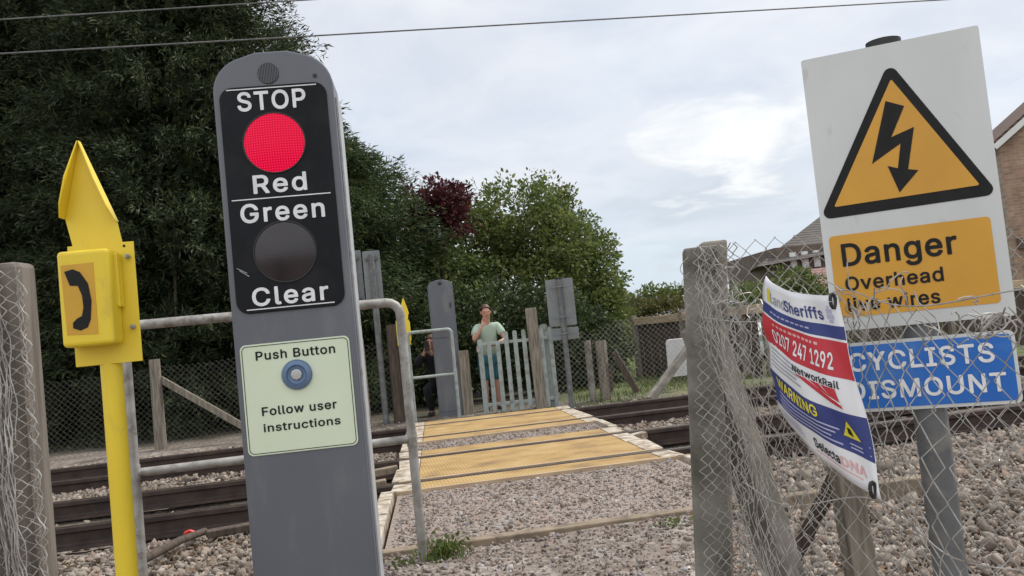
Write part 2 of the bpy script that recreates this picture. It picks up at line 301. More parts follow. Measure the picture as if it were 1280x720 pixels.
# grotesque lettering: outlines on a grid where the capital height is 500 (advance, contours)
GLYPHS = {
    ' ': (185, ''),
    '0': (445, '216,-24,228,-24,256,-21,278,-15,304,-5,332,14,350,32,364,48,382,78,393,102,403,136,411,182,414,210,415,234,414,290,410,326,403,364,390,402,381,424,367,448,351,468,342,477,330,488,306,505,284,513,268,518,250,522,229,524,218,524,190,521,166,515,142,505,114,486,94,466,82,452,66,426,56,402,43,364,34,320,31,292,30,266,31,208,34,180,42,140,51,110,58,90,64,76,76,56,94,32,104,22,115,12,140,-5,160,-13,176,-18,196,-22 214,66,206,67,196,70,182,77,173,84,161,96,144,128,136,148,129,182,125,216,124,264,125,284,131,332,136,352,143,370,156,396,162,404,173,416,192,429,210,434,222,435,230,434,250,430,264,423,270,418,289,396,301,374,309,352,318,310,321,262,321,238,318,190,314,168,302,128,293,110,278,89,264,77,250,70,238,67'),
    '1': (445, '75,-16,382,-17,392,-14,398,-8,400,-4,401,4,401,52,399,62,392,68,382,71,292,71,288,74,288,496,286,506,278,515,268,517,198,517,190,516,176,507,76,434,71,428,69,422,68,416,68,354,71,344,76,338,82,336,88,336,94,338,188,407,190,408,192,404,192,74,188,71,78,71,66,68,60,62,58,52,58,2,60,-6,64,-11,68,-15'),
    '2': (445, '63,-16,380,-17,391,-14,395,-10,398,-6,400,4,400,54,398,64,390,71,380,73,194,73,189,74,300,191,328,224,356,261,373,290,380,304,386,322,391,352,390,386,386,410,370,446,354,467,330,489,308,504,270,518,244,523,238,523,216,524,198,523,176,519,146,509,124,498,100,480,84,464,69,442,61,426,55,406,49,380,47,358,49,350,52,345,58,341,66,339,122,339,134,342,140,350,146,388,156,407,168,418,178,425,194,432,204,434,222,435,242,433,250,430,272,420,283,410,293,392,297,380,298,368,296,346,293,336,283,316,273,300,236,256,48,56,46,44,46,4,47,-4,48,-8,53,-12,56,-15'),
    '3': (445, '203,-24,240,-23,268,-18,310,-4,326,5,348,21,366,40,379,56,388,72,395,90,402,122,403,148,402,164,395,194,389,208,380,228,367,244,353,258,330,276,312,286,296,292,284,296,258,301,257,302,380,444,383,456,383,496,382,504,380,508,374,514,362,517,72,517,64,516,60,514,54,508,51,498,51,448,53,436,60,429,70,427,104,427,246,426,246,424,241,418,139,302,137,292,137,244,140,234,146,229,150,227,156,226,204,226,232,224,250,220,262,215,273,208,292,190,300,176,306,154,306,128,305,122,294,100,275,82,250,70,220,66,186,68,172,72,156,80,141,92,133,102,127,116,121,138,114,145,106,147,46,147,36,145,28,138,26,128,30,102,38,76,44,64,52,50,59,42,87,14,104,4,122,-5,144,-14,170,-20'),
    '4': (445, '277,-16,334,-17,344,-15,349,-10,352,-6,354,2,354,86,358,87,404,87,412,89,418,93,421,98,423,106,423,156,420,168,416,172,412,175,402,177,358,177,354,178,354,310,352,318,348,324,344,327,334,329,278,329,270,327,262,320,260,308,260,182,259,178,140,177,136,178,262,392,319,490,321,498,321,504,319,508,314,514,302,517,246,517,236,515,230,510,25,166,22,154,22,108,24,98,28,93,32,89,42,87,258,87,260,82,260,2,262,-6,266,-11,270,-15'),
    '5': (445, '206,-24,220,-24,242,-22,270,-17,292,-10,312,0,330,12,344,24,361,42,379,68,387,86,395,110,400,136,401,156,400,180,393,220,381,250,373,264,360,282,338,304,312,324,276,338,252,343,232,345,198,343,180,339,156,330,154,331,163,426,168,427,356,427,366,429,374,436,377,446,377,498,375,506,371,512,366,515,358,517,112,517,96,517,86,515,80,508,77,500,49,252,51,240,58,234,62,232,124,225,134,227,150,239,170,248,194,254,218,255,240,252,250,249,262,243,272,236,284,224,295,206,302,188,304,178,305,156,303,134,300,122,294,110,282,94,274,86,264,78,252,73,232,67,214,66,194,69,178,74,162,84,150,96,145,104,140,116,134,136,128,142,124,144,116,145,62,145,52,143,47,138,43,132,42,126,44,108,48,90,58,66,70,46,92,21,112,6,128,-3,148,-12,170,-18,194,-23'),
    '6': (445, '216,-24,236,-23,272,-18,292,-11,308,-4,330,10,353,32,367,48,385,80,393,104,398,130,399,146,398,178,387,226,378,244,364,266,352,280,339,290,318,305,302,313,280,320,254,325,238,326,220,325,217,326,330,490,332,496,332,504,330,508,324,514,314,517,250,517,242,515,235,510,124,350,88,294,62,242,50,202,45,164,47,134,50,118,52,106,61,80,68,66,80,46,109,16,134,-2,150,-10,172,-17,198,-22 216,65,200,67,190,70,170,83,160,94,152,106,144,122,141,138,140,162,142,180,146,192,156,210,169,226,188,237,198,241,218,244,229,244,242,242,262,234,274,226,285,216,295,200,302,184,304,170,305,150,303,130,299,118,286,94,276,84,256,71,246,68,226,65'),
    '7': (445, '95,-16,160,-17,170,-14,178,-6,397,428,401,442,401,498,398,508,392,514,388,516,380,517,138,517,64,517,54,515,50,511,46,506,44,498,44,446,46,436,53,430,64,427,288,427,290,426,291,424,81,10,79,0,80,-8,87,-14'),
    '8': (445, '210,-24,248,-23,290,-15,318,-4,340,7,360,22,374,36,394,64,397,70,406,96,410,112,411,126,410,150,407,170,402,186,395,202,389,214,375,232,358,248,339,262,340,264,356,279,368,294,378,312,387,334,391,354,392,380,387,412,380,434,370,450,354,470,342,483,326,495,308,505,286,514,244,523,234,523,214,524,194,522,158,514,134,504,118,495,101,482,90,470,78,456,65,436,57,412,52,380,53,360,58,334,66,312,76,294,89,278,105,264,106,262,84,246,68,230,56,214,48,198,40,178,36,158,34,138,35,112,39,92,47,70,62,48,85,22,112,3,124,-4,142,-11,180,-20,196,-23 214,65,196,67,182,70,168,76,152,86,142,98,135,110,131,124,130,140,131,150,136,166,148,185,156,192,174,204,190,210,206,213,230,214,248,212,270,204,284,195,300,180,307,168,313,150,314,140,313,122,309,110,301,96,284,80,272,74,258,69,240,66 206,302,180,311,166,321,159,330,152,344,148,356,148,380,149,388,160,410,172,420,182,427,208,434,222,435,238,434,252,431,262,427,274,419,285,408,292,394,296,382,297,366,295,350,288,336,282,326,274,318,262,310,236,302'),
    '9': (445, '128,-16,194,-17,204,-15,210,-10,325,156,363,220,372,236,383,262,393,294,398,322,399,336,398,364,390,404,377,436,364,454,352,468,330,489,314,501,294,510,272,517,246,522,224,524,202,522,178,519,152,511,132,501,108,484,84,460,68,436,55,406,47,370,45,342,51,296,58,274,66,257,77,240,90,224,106,210,120,199,144,187,166,180,190,175,208,174,224,175,227,174,113,8,112,0,113,-8,120,-14 216,256,198,259,180,267,170,274,160,284,150,300,142,320,140,352,142,370,146,382,159,406,170,416,188,429,198,432,218,435,229,434,244,433,256,429,273,418,285,406,293,394,301,378,304,362,305,340,303,320,299,308,288,289,276,275,264,267,244,259,226,256'),
    'A': (471, '16,-16,82,-17,90,-15,96,-11,100,-4,141,114,144,122,148,123,325,122,329,116,372,-6,376,-12,382,-15,392,-17,452,-17,462,-15,466,-12,470,-8,471,-4,470,8,367,288,287,506,284,510,278,515,268,517,200,517,192,515,186,512,182,506,178,496,1,8,0,0,2,-8,8,-14 178,212,176,214,177,216,212,318,233,386,234,387,236,384,249,344,293,214,290,212'),
    'B': (448, '59,-16,252,-17,296,-13,330,-4,348,3,364,12,381,24,398,42,416,72,426,108,428,140,425,166,417,194,410,208,402,220,392,232,378,246,355,262,356,264,369,274,380,286,395,306,402,324,408,352,407,386,403,408,397,428,389,442,376,461,360,478,348,488,318,503,284,513,246,517,62,517,52,515,45,508,42,496,42,4,44,-6,47,-10,52,-15 140,73,139,78,139,206,140,210,248,210,262,209,282,204,292,199,308,188,322,172,328,160,332,144,332,128,328,112,321,100,310,89,302,84,290,79,268,74,250,73 140,298,139,304,139,422,140,426,242,427,258,426,270,423,284,417,294,410,303,400,310,386,313,372,313,362,311,346,305,332,300,326,288,313,264,301,248,298'),
    'C': (501, '255,-24,270,-24,294,-22,320,-17,336,-12,374,2,390,12,408,26,442,60,464,96,478,136,481,156,480,164,473,172,464,175,404,175,396,174,392,172,386,166,375,134,363,114,346,96,324,82,302,74,274,69,240,70,208,80,188,90,174,100,161,114,150,128,139,148,130,170,123,196,120,218,119,238,120,282,123,304,128,324,138,350,149,370,162,386,176,401,188,410,208,420,240,430,276,431,302,426,324,418,346,404,362,388,371,376,376,364,386,336,390,330,396,327,404,325,462,325,472,327,476,331,480,336,481,342,478,364,463,404,445,436,430,454,408,474,390,488,370,499,344,510,316,518,294,522,258,524,230,522,200,516,168,505,140,490,111,470,92,451,69,422,53,394,38,356,31,328,24,288,23,262,24,212,31,170,38,144,54,102,69,78,88,53,110,31,140,9,168,-5,200,-16,230,-22'),
    'D': (494, '59,-16,220,-17,254,-15,292,-8,326,2,350,13,360,19,383,36,396,47,407,58,424,81,440,108,445,118,455,144,463,172,470,226,471,248,470,276,463,330,455,358,445,384,426,420,408,442,394,456,384,466,362,480,328,497,294,509,266,514,226,517,62,517,52,515,45,508,42,496,42,4,44,-6,47,-10,52,-15 140,73,139,78,139,426,144,427,228,427,246,426,266,422,286,416,306,406,322,395,332,385,347,366,359,344,368,316,374,280,375,240,371,200,365,174,357,154,346,134,336,121,320,105,298,91,284,84,270,80,242,74,222,73'),
    'F': (403, '59,-16,120,-17,130,-14,137,-6,139,4,139,196,140,200,338,200,348,202,355,210,357,220,357,270,355,280,346,288,336,290,144,290,139,292,140,426,144,427,268,427,360,427,370,429,374,432,378,438,380,446,380,498,378,508,370,515,358,517,62,517,52,515,44,508,42,496,42,4,44,-6,47,-10,52,-15'),
    'G': (511, '256,-24,268,-24,294,-22,326,-16,354,-8,378,3,400,17,420,33,440,54,458,80,468,100,479,132,486,178,487,248,485,258,482,262,476,266,468,268,282,268,270,266,263,258,261,248,261,198,265,186,270,181,280,179,388,179,390,176,387,160,377,134,365,114,344,94,324,82,314,77,296,72,272,69,242,70,210,79,188,90,174,102,160,116,139,148,130,170,123,194,120,218,119,240,120,282,123,304,129,326,138,350,150,372,163,388,174,399,186,409,206,420,222,426,240,430,274,431,302,426,322,417,340,406,360,386,373,366,386,336,390,331,396,327,406,326,462,326,470,327,474,329,480,334,482,344,475,378,465,402,444,437,418,465,391,486,374,497,338,512,300,521,266,524,228,522,198,516,165,504,138,490,110,469,92,451,68,422,53,394,39,358,31,330,24,288,23,236,24,210,31,170,41,136,52,108,69,78,92,49,110,31,138,10,166,-4,196,-15,230,-22'),
    'I': (295, '31,-16,262,-17,272,-15,280,-6,282,4,282,54,280,62,276,67,272,71,264,73,200,73,198,74,197,76,197,424,200,427,264,427,272,429,279,436,282,446,282,498,280,506,276,511,272,515,265,516,34,517,24,515,16,506,14,496,14,446,16,438,20,433,24,429,32,427,96,427,98,426,99,424,99,76,96,73,32,73,24,71,17,64,14,54,14,2,16,-6,20,-11,24,-15'),
    'L': (386, '59,-16,352,-17,364,-14,369,-8,371,-4,372,4,372,54,369,64,360,71,352,73,144,73,140,74,139,300,139,496,137,508,130,515,120,517,62,517,50,514,45,508,43,504,42,496,42,4,44,-6,47,-10,52,-15'),
    'M': (617, '59,-16,118,-17,128,-14,134,-8,136,-4,137,4,137,314,140,311,265,-6,272,-14,282,-17,334,-17,344,-14,352,-6,478,316,479,308,479,4,480,-4,482,-8,488,-14,498,-17,556,-17,564,-15,569,-12,573,-6,575,4,575,254,575,496,573,508,566,515,554,517,470,517,460,515,453,508,330,190,310,131,307,134,288,190,164,508,156,515,146,517,62,517,52,515,44,508,42,496,42,4,44,-6,47,-10,52,-15'),
    'N': (514, '59,-16,122,-17,132,-14,137,-8,139,-4,140,4,140,300,138,342,140,349,187,272,367,-10,374,-15,382,-17,452,-17,462,-15,469,-8,472,4,472,496,470,508,465,512,460,516,452,517,394,517,384,514,378,508,376,504,375,496,375,160,374,155,147,510,140,515,132,517,62,517,52,515,45,508,42,496,42,4,44,-6,47,-10,52,-15'),
    'O': (524, '254,-24,268,-24,294,-22,326,-16,358,-5,386,10,414,31,436,52,455,78,470,102,482,132,495,180,500,210,502,244,500,290,493,328,484,360,470,396,455,422,437,446,411,472,386,490,360,504,324,516,294,522,270,523,258,524,230,522,200,516,168,505,136,488,110,469,93,452,69,422,53,392,41,364,29,318,24,290,23,266,24,210,31,170,38,144,56,102,69,78,84,58,111,30,140,9,166,-4,200,-16,230,-22 252,69,240,70,224,74,208,80,190,90,173,102,159,116,150,128,137,152,130,172,123,196,120,218,119,238,120,282,124,310,130,330,138,350,156,379,173,398,190,410,208,420,224,426,242,430,273,430,294,428,312,422,336,410,350,400,363,386,374,372,387,348,396,326,404,282,406,244,401,196,396,172,387,152,376,132,362,113,348,98,316,79,284,70'),
    'P': (437, '59,-16,120,-17,130,-14,137,-6,139,4,139,162,140,166,260,167,290,172,310,177,334,188,353,200,374,220,388,236,403,264,413,292,418,320,419,348,418,364,410,400,398,430,384,452,361,476,336,494,316,503,290,511,260,516,240,517,62,517,52,515,44,508,42,496,42,4,44,-6,47,-10,52,-15 140,255,139,260,139,422,140,426,234,427,258,425,272,422,280,418,293,410,298,405,307,396,316,378,320,364,322,338,320,318,316,305,307,286,294,274,284,267,272,261,248,256,234,255'),
    'R': (441, '59,-16,120,-17,130,-14,137,-6,139,4,139,174,140,176,144,177,232,176,327,2,332,-8,338,-14,350,-17,416,-17,424,-16,430,-13,434,-8,436,-4,436,4,434,10,334,196,336,198,354,209,370,222,384,238,398,258,407,276,414,298,418,322,419,354,415,388,407,416,399,434,376,464,354,484,334,496,314,504,290,511,260,516,240,517,62,517,54,516,50,513,44,508,42,496,42,4,44,-6,47,-10,52,-15 140,268,139,274,139,422,140,426,250,427,264,424,282,418,300,406,308,399,314,389,318,378,322,358,322,334,318,314,310,298,300,287,284,276,272,272,250,268'),
    'S': (439, '207,-26,248,-25,288,-18,326,-5,356,14,365,20,383,38,395,54,401,66,413,94,417,116,418,130,416,162,414,174,408,192,403,202,386,226,366,246,339,262,306,278,284,285,212,304,178,316,162,324,148,333,135,348,131,356,130,364,131,382,136,394,144,406,154,415,178,428,190,431,216,434,236,433,258,429,274,424,288,416,298,406,306,398,313,382,317,364,321,360,326,356,336,354,392,354,402,356,409,364,411,374,409,390,404,410,395,432,382,454,358,479,338,494,320,503,296,513,248,523,218,524,198,523,166,517,150,513,128,505,106,493,86,479,72,464,59,448,49,432,38,402,35,388,34,374,35,350,37,336,44,312,56,292,76,270,94,254,118,241,144,229,174,219,248,199,282,186,302,175,317,160,322,148,323,138,322,124,317,110,311,102,296,87,282,78,266,71,252,68,214,65,186,69,166,75,158,78,140,91,128,106,121,124,118,142,114,146,108,149,98,151,42,151,34,150,30,148,24,142,21,132,23,112,26,98,37,70,52,46,60,35,76,19,98,4,116,-6,132,-12,144,-16,174,-22,192,-25'),
    'T': (441, '189,-16,248,-17,256,-16,260,-14,266,-8,269,2,269,426,274,427,408,427,416,429,421,432,425,438,427,446,427,498,424,508,416,515,406,517,252,517,34,517,24,515,20,512,16,506,14,498,14,446,16,436,24,429,34,427,168,427,172,426,172,4,174,-6,177,-10,182,-15'),
    'U': (508, '240,-24,284,-24,316,-18,342,-10,362,-1,384,11,404,28,429,54,450,88,459,116,465,144,466,162,466,498,463,508,458,514,452,516,446,517,390,517,382,516,378,514,372,508,369,498,369,172,366,146,354,118,342,102,330,90,316,82,302,75,288,71,268,69,246,68,220,71,206,75,192,82,174,94,161,108,152,120,142,144,139,170,139,496,137,508,130,515,120,517,62,517,50,514,45,508,43,504,42,496,42,168,44,144,48,122,57,92,68,70,86,46,104,28,132,7,146,-1,174,-13,194,-18,224,-24'),
    'W': (674, '152,-16,226,-17,235,-14,242,-6,336,342,339,338,357,266,433,-8,440,-15,452,-17,518,-17,528,-15,534,-9,539,0,674,498,673,506,670,511,664,515,656,517,596,517,586,515,579,508,576,502,490,164,486,146,484,145,482,148,469,204,392,496,388,506,382,514,370,517,304,517,294,515,286,506,205,204,193,150,192,146,190,145,96,506,88,515,78,517,20,517,8,515,3,510,0,504,0,498,1,490,135,-2,137,-8,142,-12,146,-15'),
    'Y': (464, '200,-16,262,-17,270,-15,278,-8,280,4,280,200,459,486,463,496,463,504,459,510,454,515,446,517,376,517,368,515,362,512,343,482,259,344,244,318,234,300,232,299,231,300,198,358,107,506,102,512,96,515,88,517,18,517,7,514,2,508,0,502,0,494,4,486,183,200,183,2,185,-6,188,-11,194,-15'),
    'a': (383, '137,-24,174,-25,202,-20,220,-14,238,-5,254,6,257,-6,260,-10,264,-15,274,-17,330,-17,338,-15,346,-8,348,4,348,254,345,280,340,304,332,324,318,343,305,358,292,367,266,381,250,386,204,395,160,393,136,388,108,379,84,366,64,351,45,330,38,320,31,308,24,292,24,282,28,276,36,270,92,253,102,253,110,258,123,278,136,292,154,302,178,308,206,308,228,301,236,297,243,290,248,282,252,272,254,250,252,246,248,243,234,240,180,234,126,225,90,215,70,206,49,192,38,182,27,166,21,154,15,130,13,100,14,86,18,66,24,50,30,38,46,17,54,10,70,-3,86,-10,102,-17 152,62,140,64,128,70,116,78,112,84,108,92,107,106,108,114,114,126,124,133,146,143,168,148,216,154,250,161,254,160,254,134,253,122,249,110,242,96,226,79,204,67,184,62'),
    'c': (389, '191,-24,218,-25,258,-18,288,-7,312,8,322,16,338,32,352,50,362,66,368,80,373,96,373,104,368,112,362,117,304,131,296,131,290,129,284,122,279,108,268,91,256,78,240,69,224,64,198,63,178,65,162,71,142,88,128,108,120,128,115,146,112,166,112,204,117,234,127,260,142,280,152,291,162,298,186,306,214,307,238,302,254,292,268,280,277,266,282,250,286,246,294,241,304,241,358,255,366,261,370,266,371,274,362,302,355,316,340,336,323,354,309,364,290,376,274,383,258,388,238,392,206,395,178,393,150,388,124,378,106,368,84,351,68,336,52,316,39,292,28,262,21,234,18,212,17,174,18,154,23,124,32,96,40,76,52,54,70,31,84,18,106,1,128,-10,154,-19,178,-24'),
    'd': (417, '180,-24,210,-24,230,-21,244,-16,256,-11,266,-5,288,12,290,10,290,2,293,-8,300,-15,308,-17,364,-17,374,-14,379,-8,381,-4,382,6,382,496,381,504,379,508,374,514,364,517,308,517,296,514,290,508,288,498,288,444,287,362,286,361,268,375,249,384,230,391,212,394,190,395,168,393,142,388,122,381,104,370,89,360,79,352,67,340,50,316,40,298,31,276,26,260,18,214,17,194,18,156,21,134,28,104,41,72,50,54,67,32,83,16,102,1,120,-10,142,-18,168,-24 192,63,184,64,166,70,154,77,141,88,128,108,117,136,114,152,112,166,112,206,118,238,127,262,137,278,152,292,174,304,194,307,208,307,226,304,250,293,266,276,273,266,283,238,287,220,289,206,289,166,284,134,280,122,273,106,260,88,248,77,230,67,216,64'),
    'e': (397, '195,-24,228,-24,260,-19,287,-10,314,4,328,14,349,36,362,54,369,68,375,84,375,90,374,96,368,103,362,106,306,120,296,120,292,118,285,112,281,102,272,87,264,79,257,74,242,67,230,64,210,62,190,63,174,67,158,74,146,82,140,89,130,100,123,114,117,128,114,148,118,149,362,149,372,151,380,158,382,168,381,216,376,246,373,264,360,301,350,318,336,336,322,351,298,369,282,377,254,388,220,394,200,395,170,392,140,385,124,379,106,368,82,352,68,338,55,320,39,294,31,272,23,244,18,212,17,174,18,154,23,124,32,92,41,72,52,54,66,36,83,18,92,11,108,1,130,-10,156,-19,182,-24 116,234,115,236,117,246,130,272,146,289,166,301,184,306,206,307,218,306,238,300,251,292,260,284,271,270,278,257,283,240,283,236,282,234'),
    'f': (249, '79,-16,138,-17,148,-14,153,-8,155,-4,156,4,156,302,160,304,220,304,228,305,234,308,238,313,241,326,241,370,239,380,236,384,230,388,222,390,158,390,156,394,157,426,163,438,168,444,178,448,196,449,222,444,230,445,235,450,238,454,242,464,255,510,254,520,245,528,212,536,196,538,180,538,142,532,112,519,98,507,87,496,79,486,72,472,66,456,63,440,62,391,58,390,8,390,-2,387,-8,382,-10,378,-11,370,-11,324,-9,314,-6,310,0,306,8,304,58,304,62,302,62,2,64,-6,68,-11,72,-15'),
    'g': (418, '193,-164,226,-164,248,-161,274,-156,300,-146,328,-130,346,-112,366,-86,374,-66,382,-34,383,-16,383,368,381,380,374,388,364,390,312,390,304,389,298,386,293,380,291,372,291,360,290,358,266,377,246,386,224,392,190,395,168,393,140,387,122,380,102,369,80,352,68,340,50,316,40,298,31,278,27,264,21,238,17,198,18,160,23,128,31,98,46,68,54,56,80,28,102,11,122,1,148,-7,168,-11,184,-12,210,-12,232,-8,256,0,276,12,286,22,288,21,289,-8,287,-26,283,-38,277,-50,266,-61,254,-68,240,-74,226,-77,204,-79,186,-78,166,-75,150,-67,137,-58,122,-42,112,-29,106,-25,100,-24,90,-26,48,-50,39,-56,35,-60,34,-68,35,-76,48,-98,67,-118,92,-138,110,-147,140,-158,170,-163 194,75,178,77,162,83,152,89,135,104,122,128,114,156,112,170,112,208,116,234,121,248,128,264,140,281,154,293,164,299,174,304,196,307,208,307,226,304,246,295,265,278,272,268,280,252,286,232,289,210,290,182,288,158,285,142,279,124,268,105,254,92,238,81,218,76'),
    'h': (403, '52,-16,110,-17,120,-14,127,-6,129,4,129,228,131,248,139,270,154,288,170,299,184,305,194,306,224,305,246,296,263,278,271,260,274,238,274,4,276,-8,284,-15,294,-17,348,-17,356,-15,361,-12,366,-6,368,4,368,242,364,280,355,312,340,339,330,353,318,364,296,378,268,389,244,394,222,395,202,393,174,386,151,376,130,363,129,368,129,496,127,508,120,515,110,517,54,517,46,515,42,512,37,506,35,496,35,4,37,-6,40,-10,44,-15'),
    'i': (164, '52,-16,108,-17,116,-16,120,-14,126,-8,129,2,129,370,127,380,124,384,118,388,112,390,56,390,48,389,44,387,38,382,35,372,35,2,37,-6,40,-11,46,-15 78,418,92,419,106,423,122,434,128,440,135,450,139,460,141,474,139,488,136,498,127,512,108,526,98,530,86,531,80,532,64,529,56,526,46,519,37,512,32,504,26,492,24,482,25,462,31,446,36,440,46,430,56,424'),
    'k': (374, '52,-16,110,-17,120,-15,127,-8,129,4,129,130,134,136,150,149,274,-8,280,-14,292,-17,362,-17,372,-15,378,-10,381,-6,382,0,380,10,221,212,238,230,363,358,369,366,370,376,366,383,360,388,350,390,284,390,272,388,266,382,130,246,129,250,129,496,127,506,120,514,110,517,54,517,46,515,40,510,36,504,35,496,35,4,37,-6,40,-10,44,-15'),
    'l': (186, '127,-18,158,-18,182,-13,192,-6,194,4,184,56,178,64,174,68,166,70,140,68,133,70,130,76,129,84,129,498,127,508,121,514,116,516,104,517,56,517,48,516,44,514,38,508,35,498,35,76,37,58,43,36,48,24,58,11,76,-4,90,-11,116,-18'),
    'n': (403, '52,-16,110,-17,120,-14,127,-6,129,4,129,226,131,248,139,270,148,282,164,296,178,303,192,306,212,306,224,305,244,297,249,294,262,279,270,260,273,250,274,238,274,4,276,-6,280,-12,284,-15,294,-17,348,-17,358,-15,365,-8,368,4,368,118,368,244,364,280,358,304,350,322,338,343,322,359,298,377,284,383,266,390,242,394,220,395,182,389,152,377,140,371,128,361,127,362,127,372,125,380,120,385,116,388,106,390,56,390,46,388,37,380,35,370,35,4,37,-6,40,-10,44,-15'),
    'o': (408, '191,-24,228,-24,256,-18,280,-10,300,0,323,16,342,36,356,54,369,78,380,104,386,130,390,156,391,176,390,212,387,234,380,264,368,294,356,316,346,330,325,352,302,369,284,378,254,389,216,394,202,395,188,394,148,387,128,379,108,369,83,350,66,334,58,324,40,294,32,274,23,246,18,212,17,172,18,154,23,124,32,96,39,78,52,54,70,32,82,20,108,1,128,-10,154,-19,178,-24 196,63,178,65,162,71,142,88,128,108,120,128,115,146,112,166,112,204,116,230,121,244,128,262,142,281,154,292,164,298,174,303,188,306,213,306,230,304,246,298,256,291,274,272,286,247,292,230,296,204,297,178,294,148,287,124,280,108,268,91,257,80,248,73,234,66,210,63'),
    'r': (255, '52,-16,110,-17,120,-14,127,-6,129,4,129,246,134,262,144,278,154,287,166,295,182,301,200,303,216,303,238,300,247,302,254,309,256,322,256,374,254,384,250,388,244,392,230,395,220,395,192,394,175,390,150,381,128,367,125,380,122,384,118,388,108,390,54,390,44,388,37,380,35,368,35,4,37,-6,40,-10,44,-15'),
    's': (359, '169,-24,202,-24,240,-17,264,-9,280,-1,294,10,313,26,322,38,330,52,337,70,343,104,340,130,334,148,328,162,316,176,296,194,278,205,248,217,156,240,138,248,130,254,126,260,124,270,124,278,127,286,134,293,150,304,162,308,178,310,202,309,212,307,222,302,237,288,250,262,260,256,268,256,320,268,326,271,333,278,334,286,334,292,329,306,321,322,305,346,287,364,270,375,238,388,214,393,182,395,150,392,114,383,90,372,72,359,65,352,47,332,40,320,33,302,29,274,32,244,37,224,45,210,56,196,76,179,96,167,120,157,214,134,224,130,236,123,244,112,246,108,246,100,244,88,228,74,220,69,208,65,184,62,152,64,130,75,117,88,106,114,100,120,92,121,30,109,21,102,19,92,23,72,32,50,50,24,58,16,78,1,102,-12,120,-18,140,-22'),
    't': (223, '159,-20,188,-20,214,-15,223,-6,225,4,215,56,209,64,204,68,196,70,172,66,154,67,150,69,145,74,141,82,141,302,144,304,198,304,206,306,211,310,215,314,217,324,217,370,214,382,208,387,204,389,196,390,144,390,142,391,141,460,139,470,132,477,122,480,68,480,58,478,52,474,49,470,47,460,47,392,44,390,8,390,-2,388,-6,384,-9,380,-11,370,-11,324,-9,314,0,306,8,304,44,304,47,302,47,84,49,64,56,42,64,26,76,12,96,-5,120,-15,142,-19'),
    'u': (403, '170,-22,198,-21,222,-16,246,-7,274,12,276,10,276,2,279,-8,286,-15,294,-17,350,-17,360,-14,365,-8,367,-4,368,6,368,368,367,378,365,382,360,387,348,390,292,390,284,388,277,382,274,370,274,146,273,134,271,120,264,104,255,90,246,82,236,75,218,68,200,66,184,67,168,70,160,75,148,86,140,94,132,110,129,134,129,368,127,380,120,388,108,390,54,390,44,388,38,382,35,370,35,128,38,98,45,68,53,50,62,34,74,20,90,4,112,-7,134,-16,160,-21'),
    'v': (383, '160,-16,220,-17,230,-14,238,-6,381,368,381,376,379,382,372,388,364,390,302,390,294,388,287,384,284,378,200,145,192,123,191,122,190,125,99,378,96,384,90,388,80,390,20,390,8,387,3,382,1,378,1,368,4,358,144,-6,152,-14'),
    'w': (557, '135,-16,194,-17,202,-15,210,-8,278,230,281,226,297,162,347,-8,354,-15,364,-17,420,-17,430,-14,437,-8,441,4,551,366,551,376,549,382,544,387,532,390,474,390,464,388,458,382,450,358,398,170,392,146,390,144,389,146,328,376,325,382,318,388,308,390,250,390,240,388,233,380,177,176,166,145,101,380,94,388,84,390,24,390,14,387,7,380,6,372,9,356,118,-2,120,-8,124,-12,128,-15'),
    'y': (383, '86,-160,104,-159,122,-156,144,-149,156,-143,170,-133,183,-120,196,-104,203,-92,217,-64,378,358,381,368,381,378,376,384,370,389,362,390,302,390,294,388,287,384,284,380,280,368,193,124,190,123,188,128,98,380,90,388,82,390,20,390,10,388,2,380,1,370,4,358,142,0,128,-40,120,-56,112,-64,104,-69,96,-71,80,-71,62,-68,56,-68,49,-72,44,-80,31,-130,31,-136,32,-144,40,-152,52,-156,62,-158'),
}
TXT = {}
def text_mesh(body, bold=0, space=1.0):
    """verts (x, y) and faces of a line of lettering: x from 0 to 1, baseline at 0, cap height = 1"""
    key = (body, bold, space)
    if key in TXT: return TXT[key]
    c = bpy.data.curves.new('lettering', 'CURVE'); c.dimensions = '2D'; c.fill_mode = 'FRONT'
    x = 0.0
    for ch in body:
        adv, con = GLYPHS[ch]
        for k in con.split():
            v = [int(q) for q in k.split(',')]; pts = [(v[i_] / 534 + x, (v[i_ + 1] + 17) / 534) for i_ in range(0, len(v), 2)]
            sp = c.splines.new('POLY'); sp.points.add(len(pts) - 1); sp.use_cyclic_u = True
            for p_, (a_, b_) in zip(sp.points, pts): p_.co = (a_, b_, 0, 1)
        x += (adv + 26) / 534 + (space - 1) * .6
    o = bpy.data.objects.new('lettering', c); COL.objects.link(o)
    me = bpy.data.meshes.new_from_object(o.evaluated_get(bpy.context.evaluated_depsgraph_get()))
    V = [v.co.copy() for v in me.vertices]; F = [tuple(p.vertices) for p in me.polygons]
    bpy.data.objects.remove(o); bpy.data.curves.remove(c); bpy.data.meshes.remove(me)
    x0 = min(v.x for v in V); x1 = max(v.x for v in V)
    res = ([((v.x - x0) / (x1 - x0), v.y) for v in V], F)
    TXT[key] = res; return res
def text_part(name, body, u0, u1, zb, zt, y, mat, parent, bold=0, space=1.0, th=.0012):
    """lettering fitted between u0..u1, caps from zb to zt, standing on a face at local y (facing -y)"""
    V, F = text_mesh(body, bold, space); mb = MB()
    P = [(u0 + a * (u1 - u0), y - th, zb + b * (zt - zb)) for a, b in V]
    mb.add(P, F)
    return mb.build(name, mat, parent)

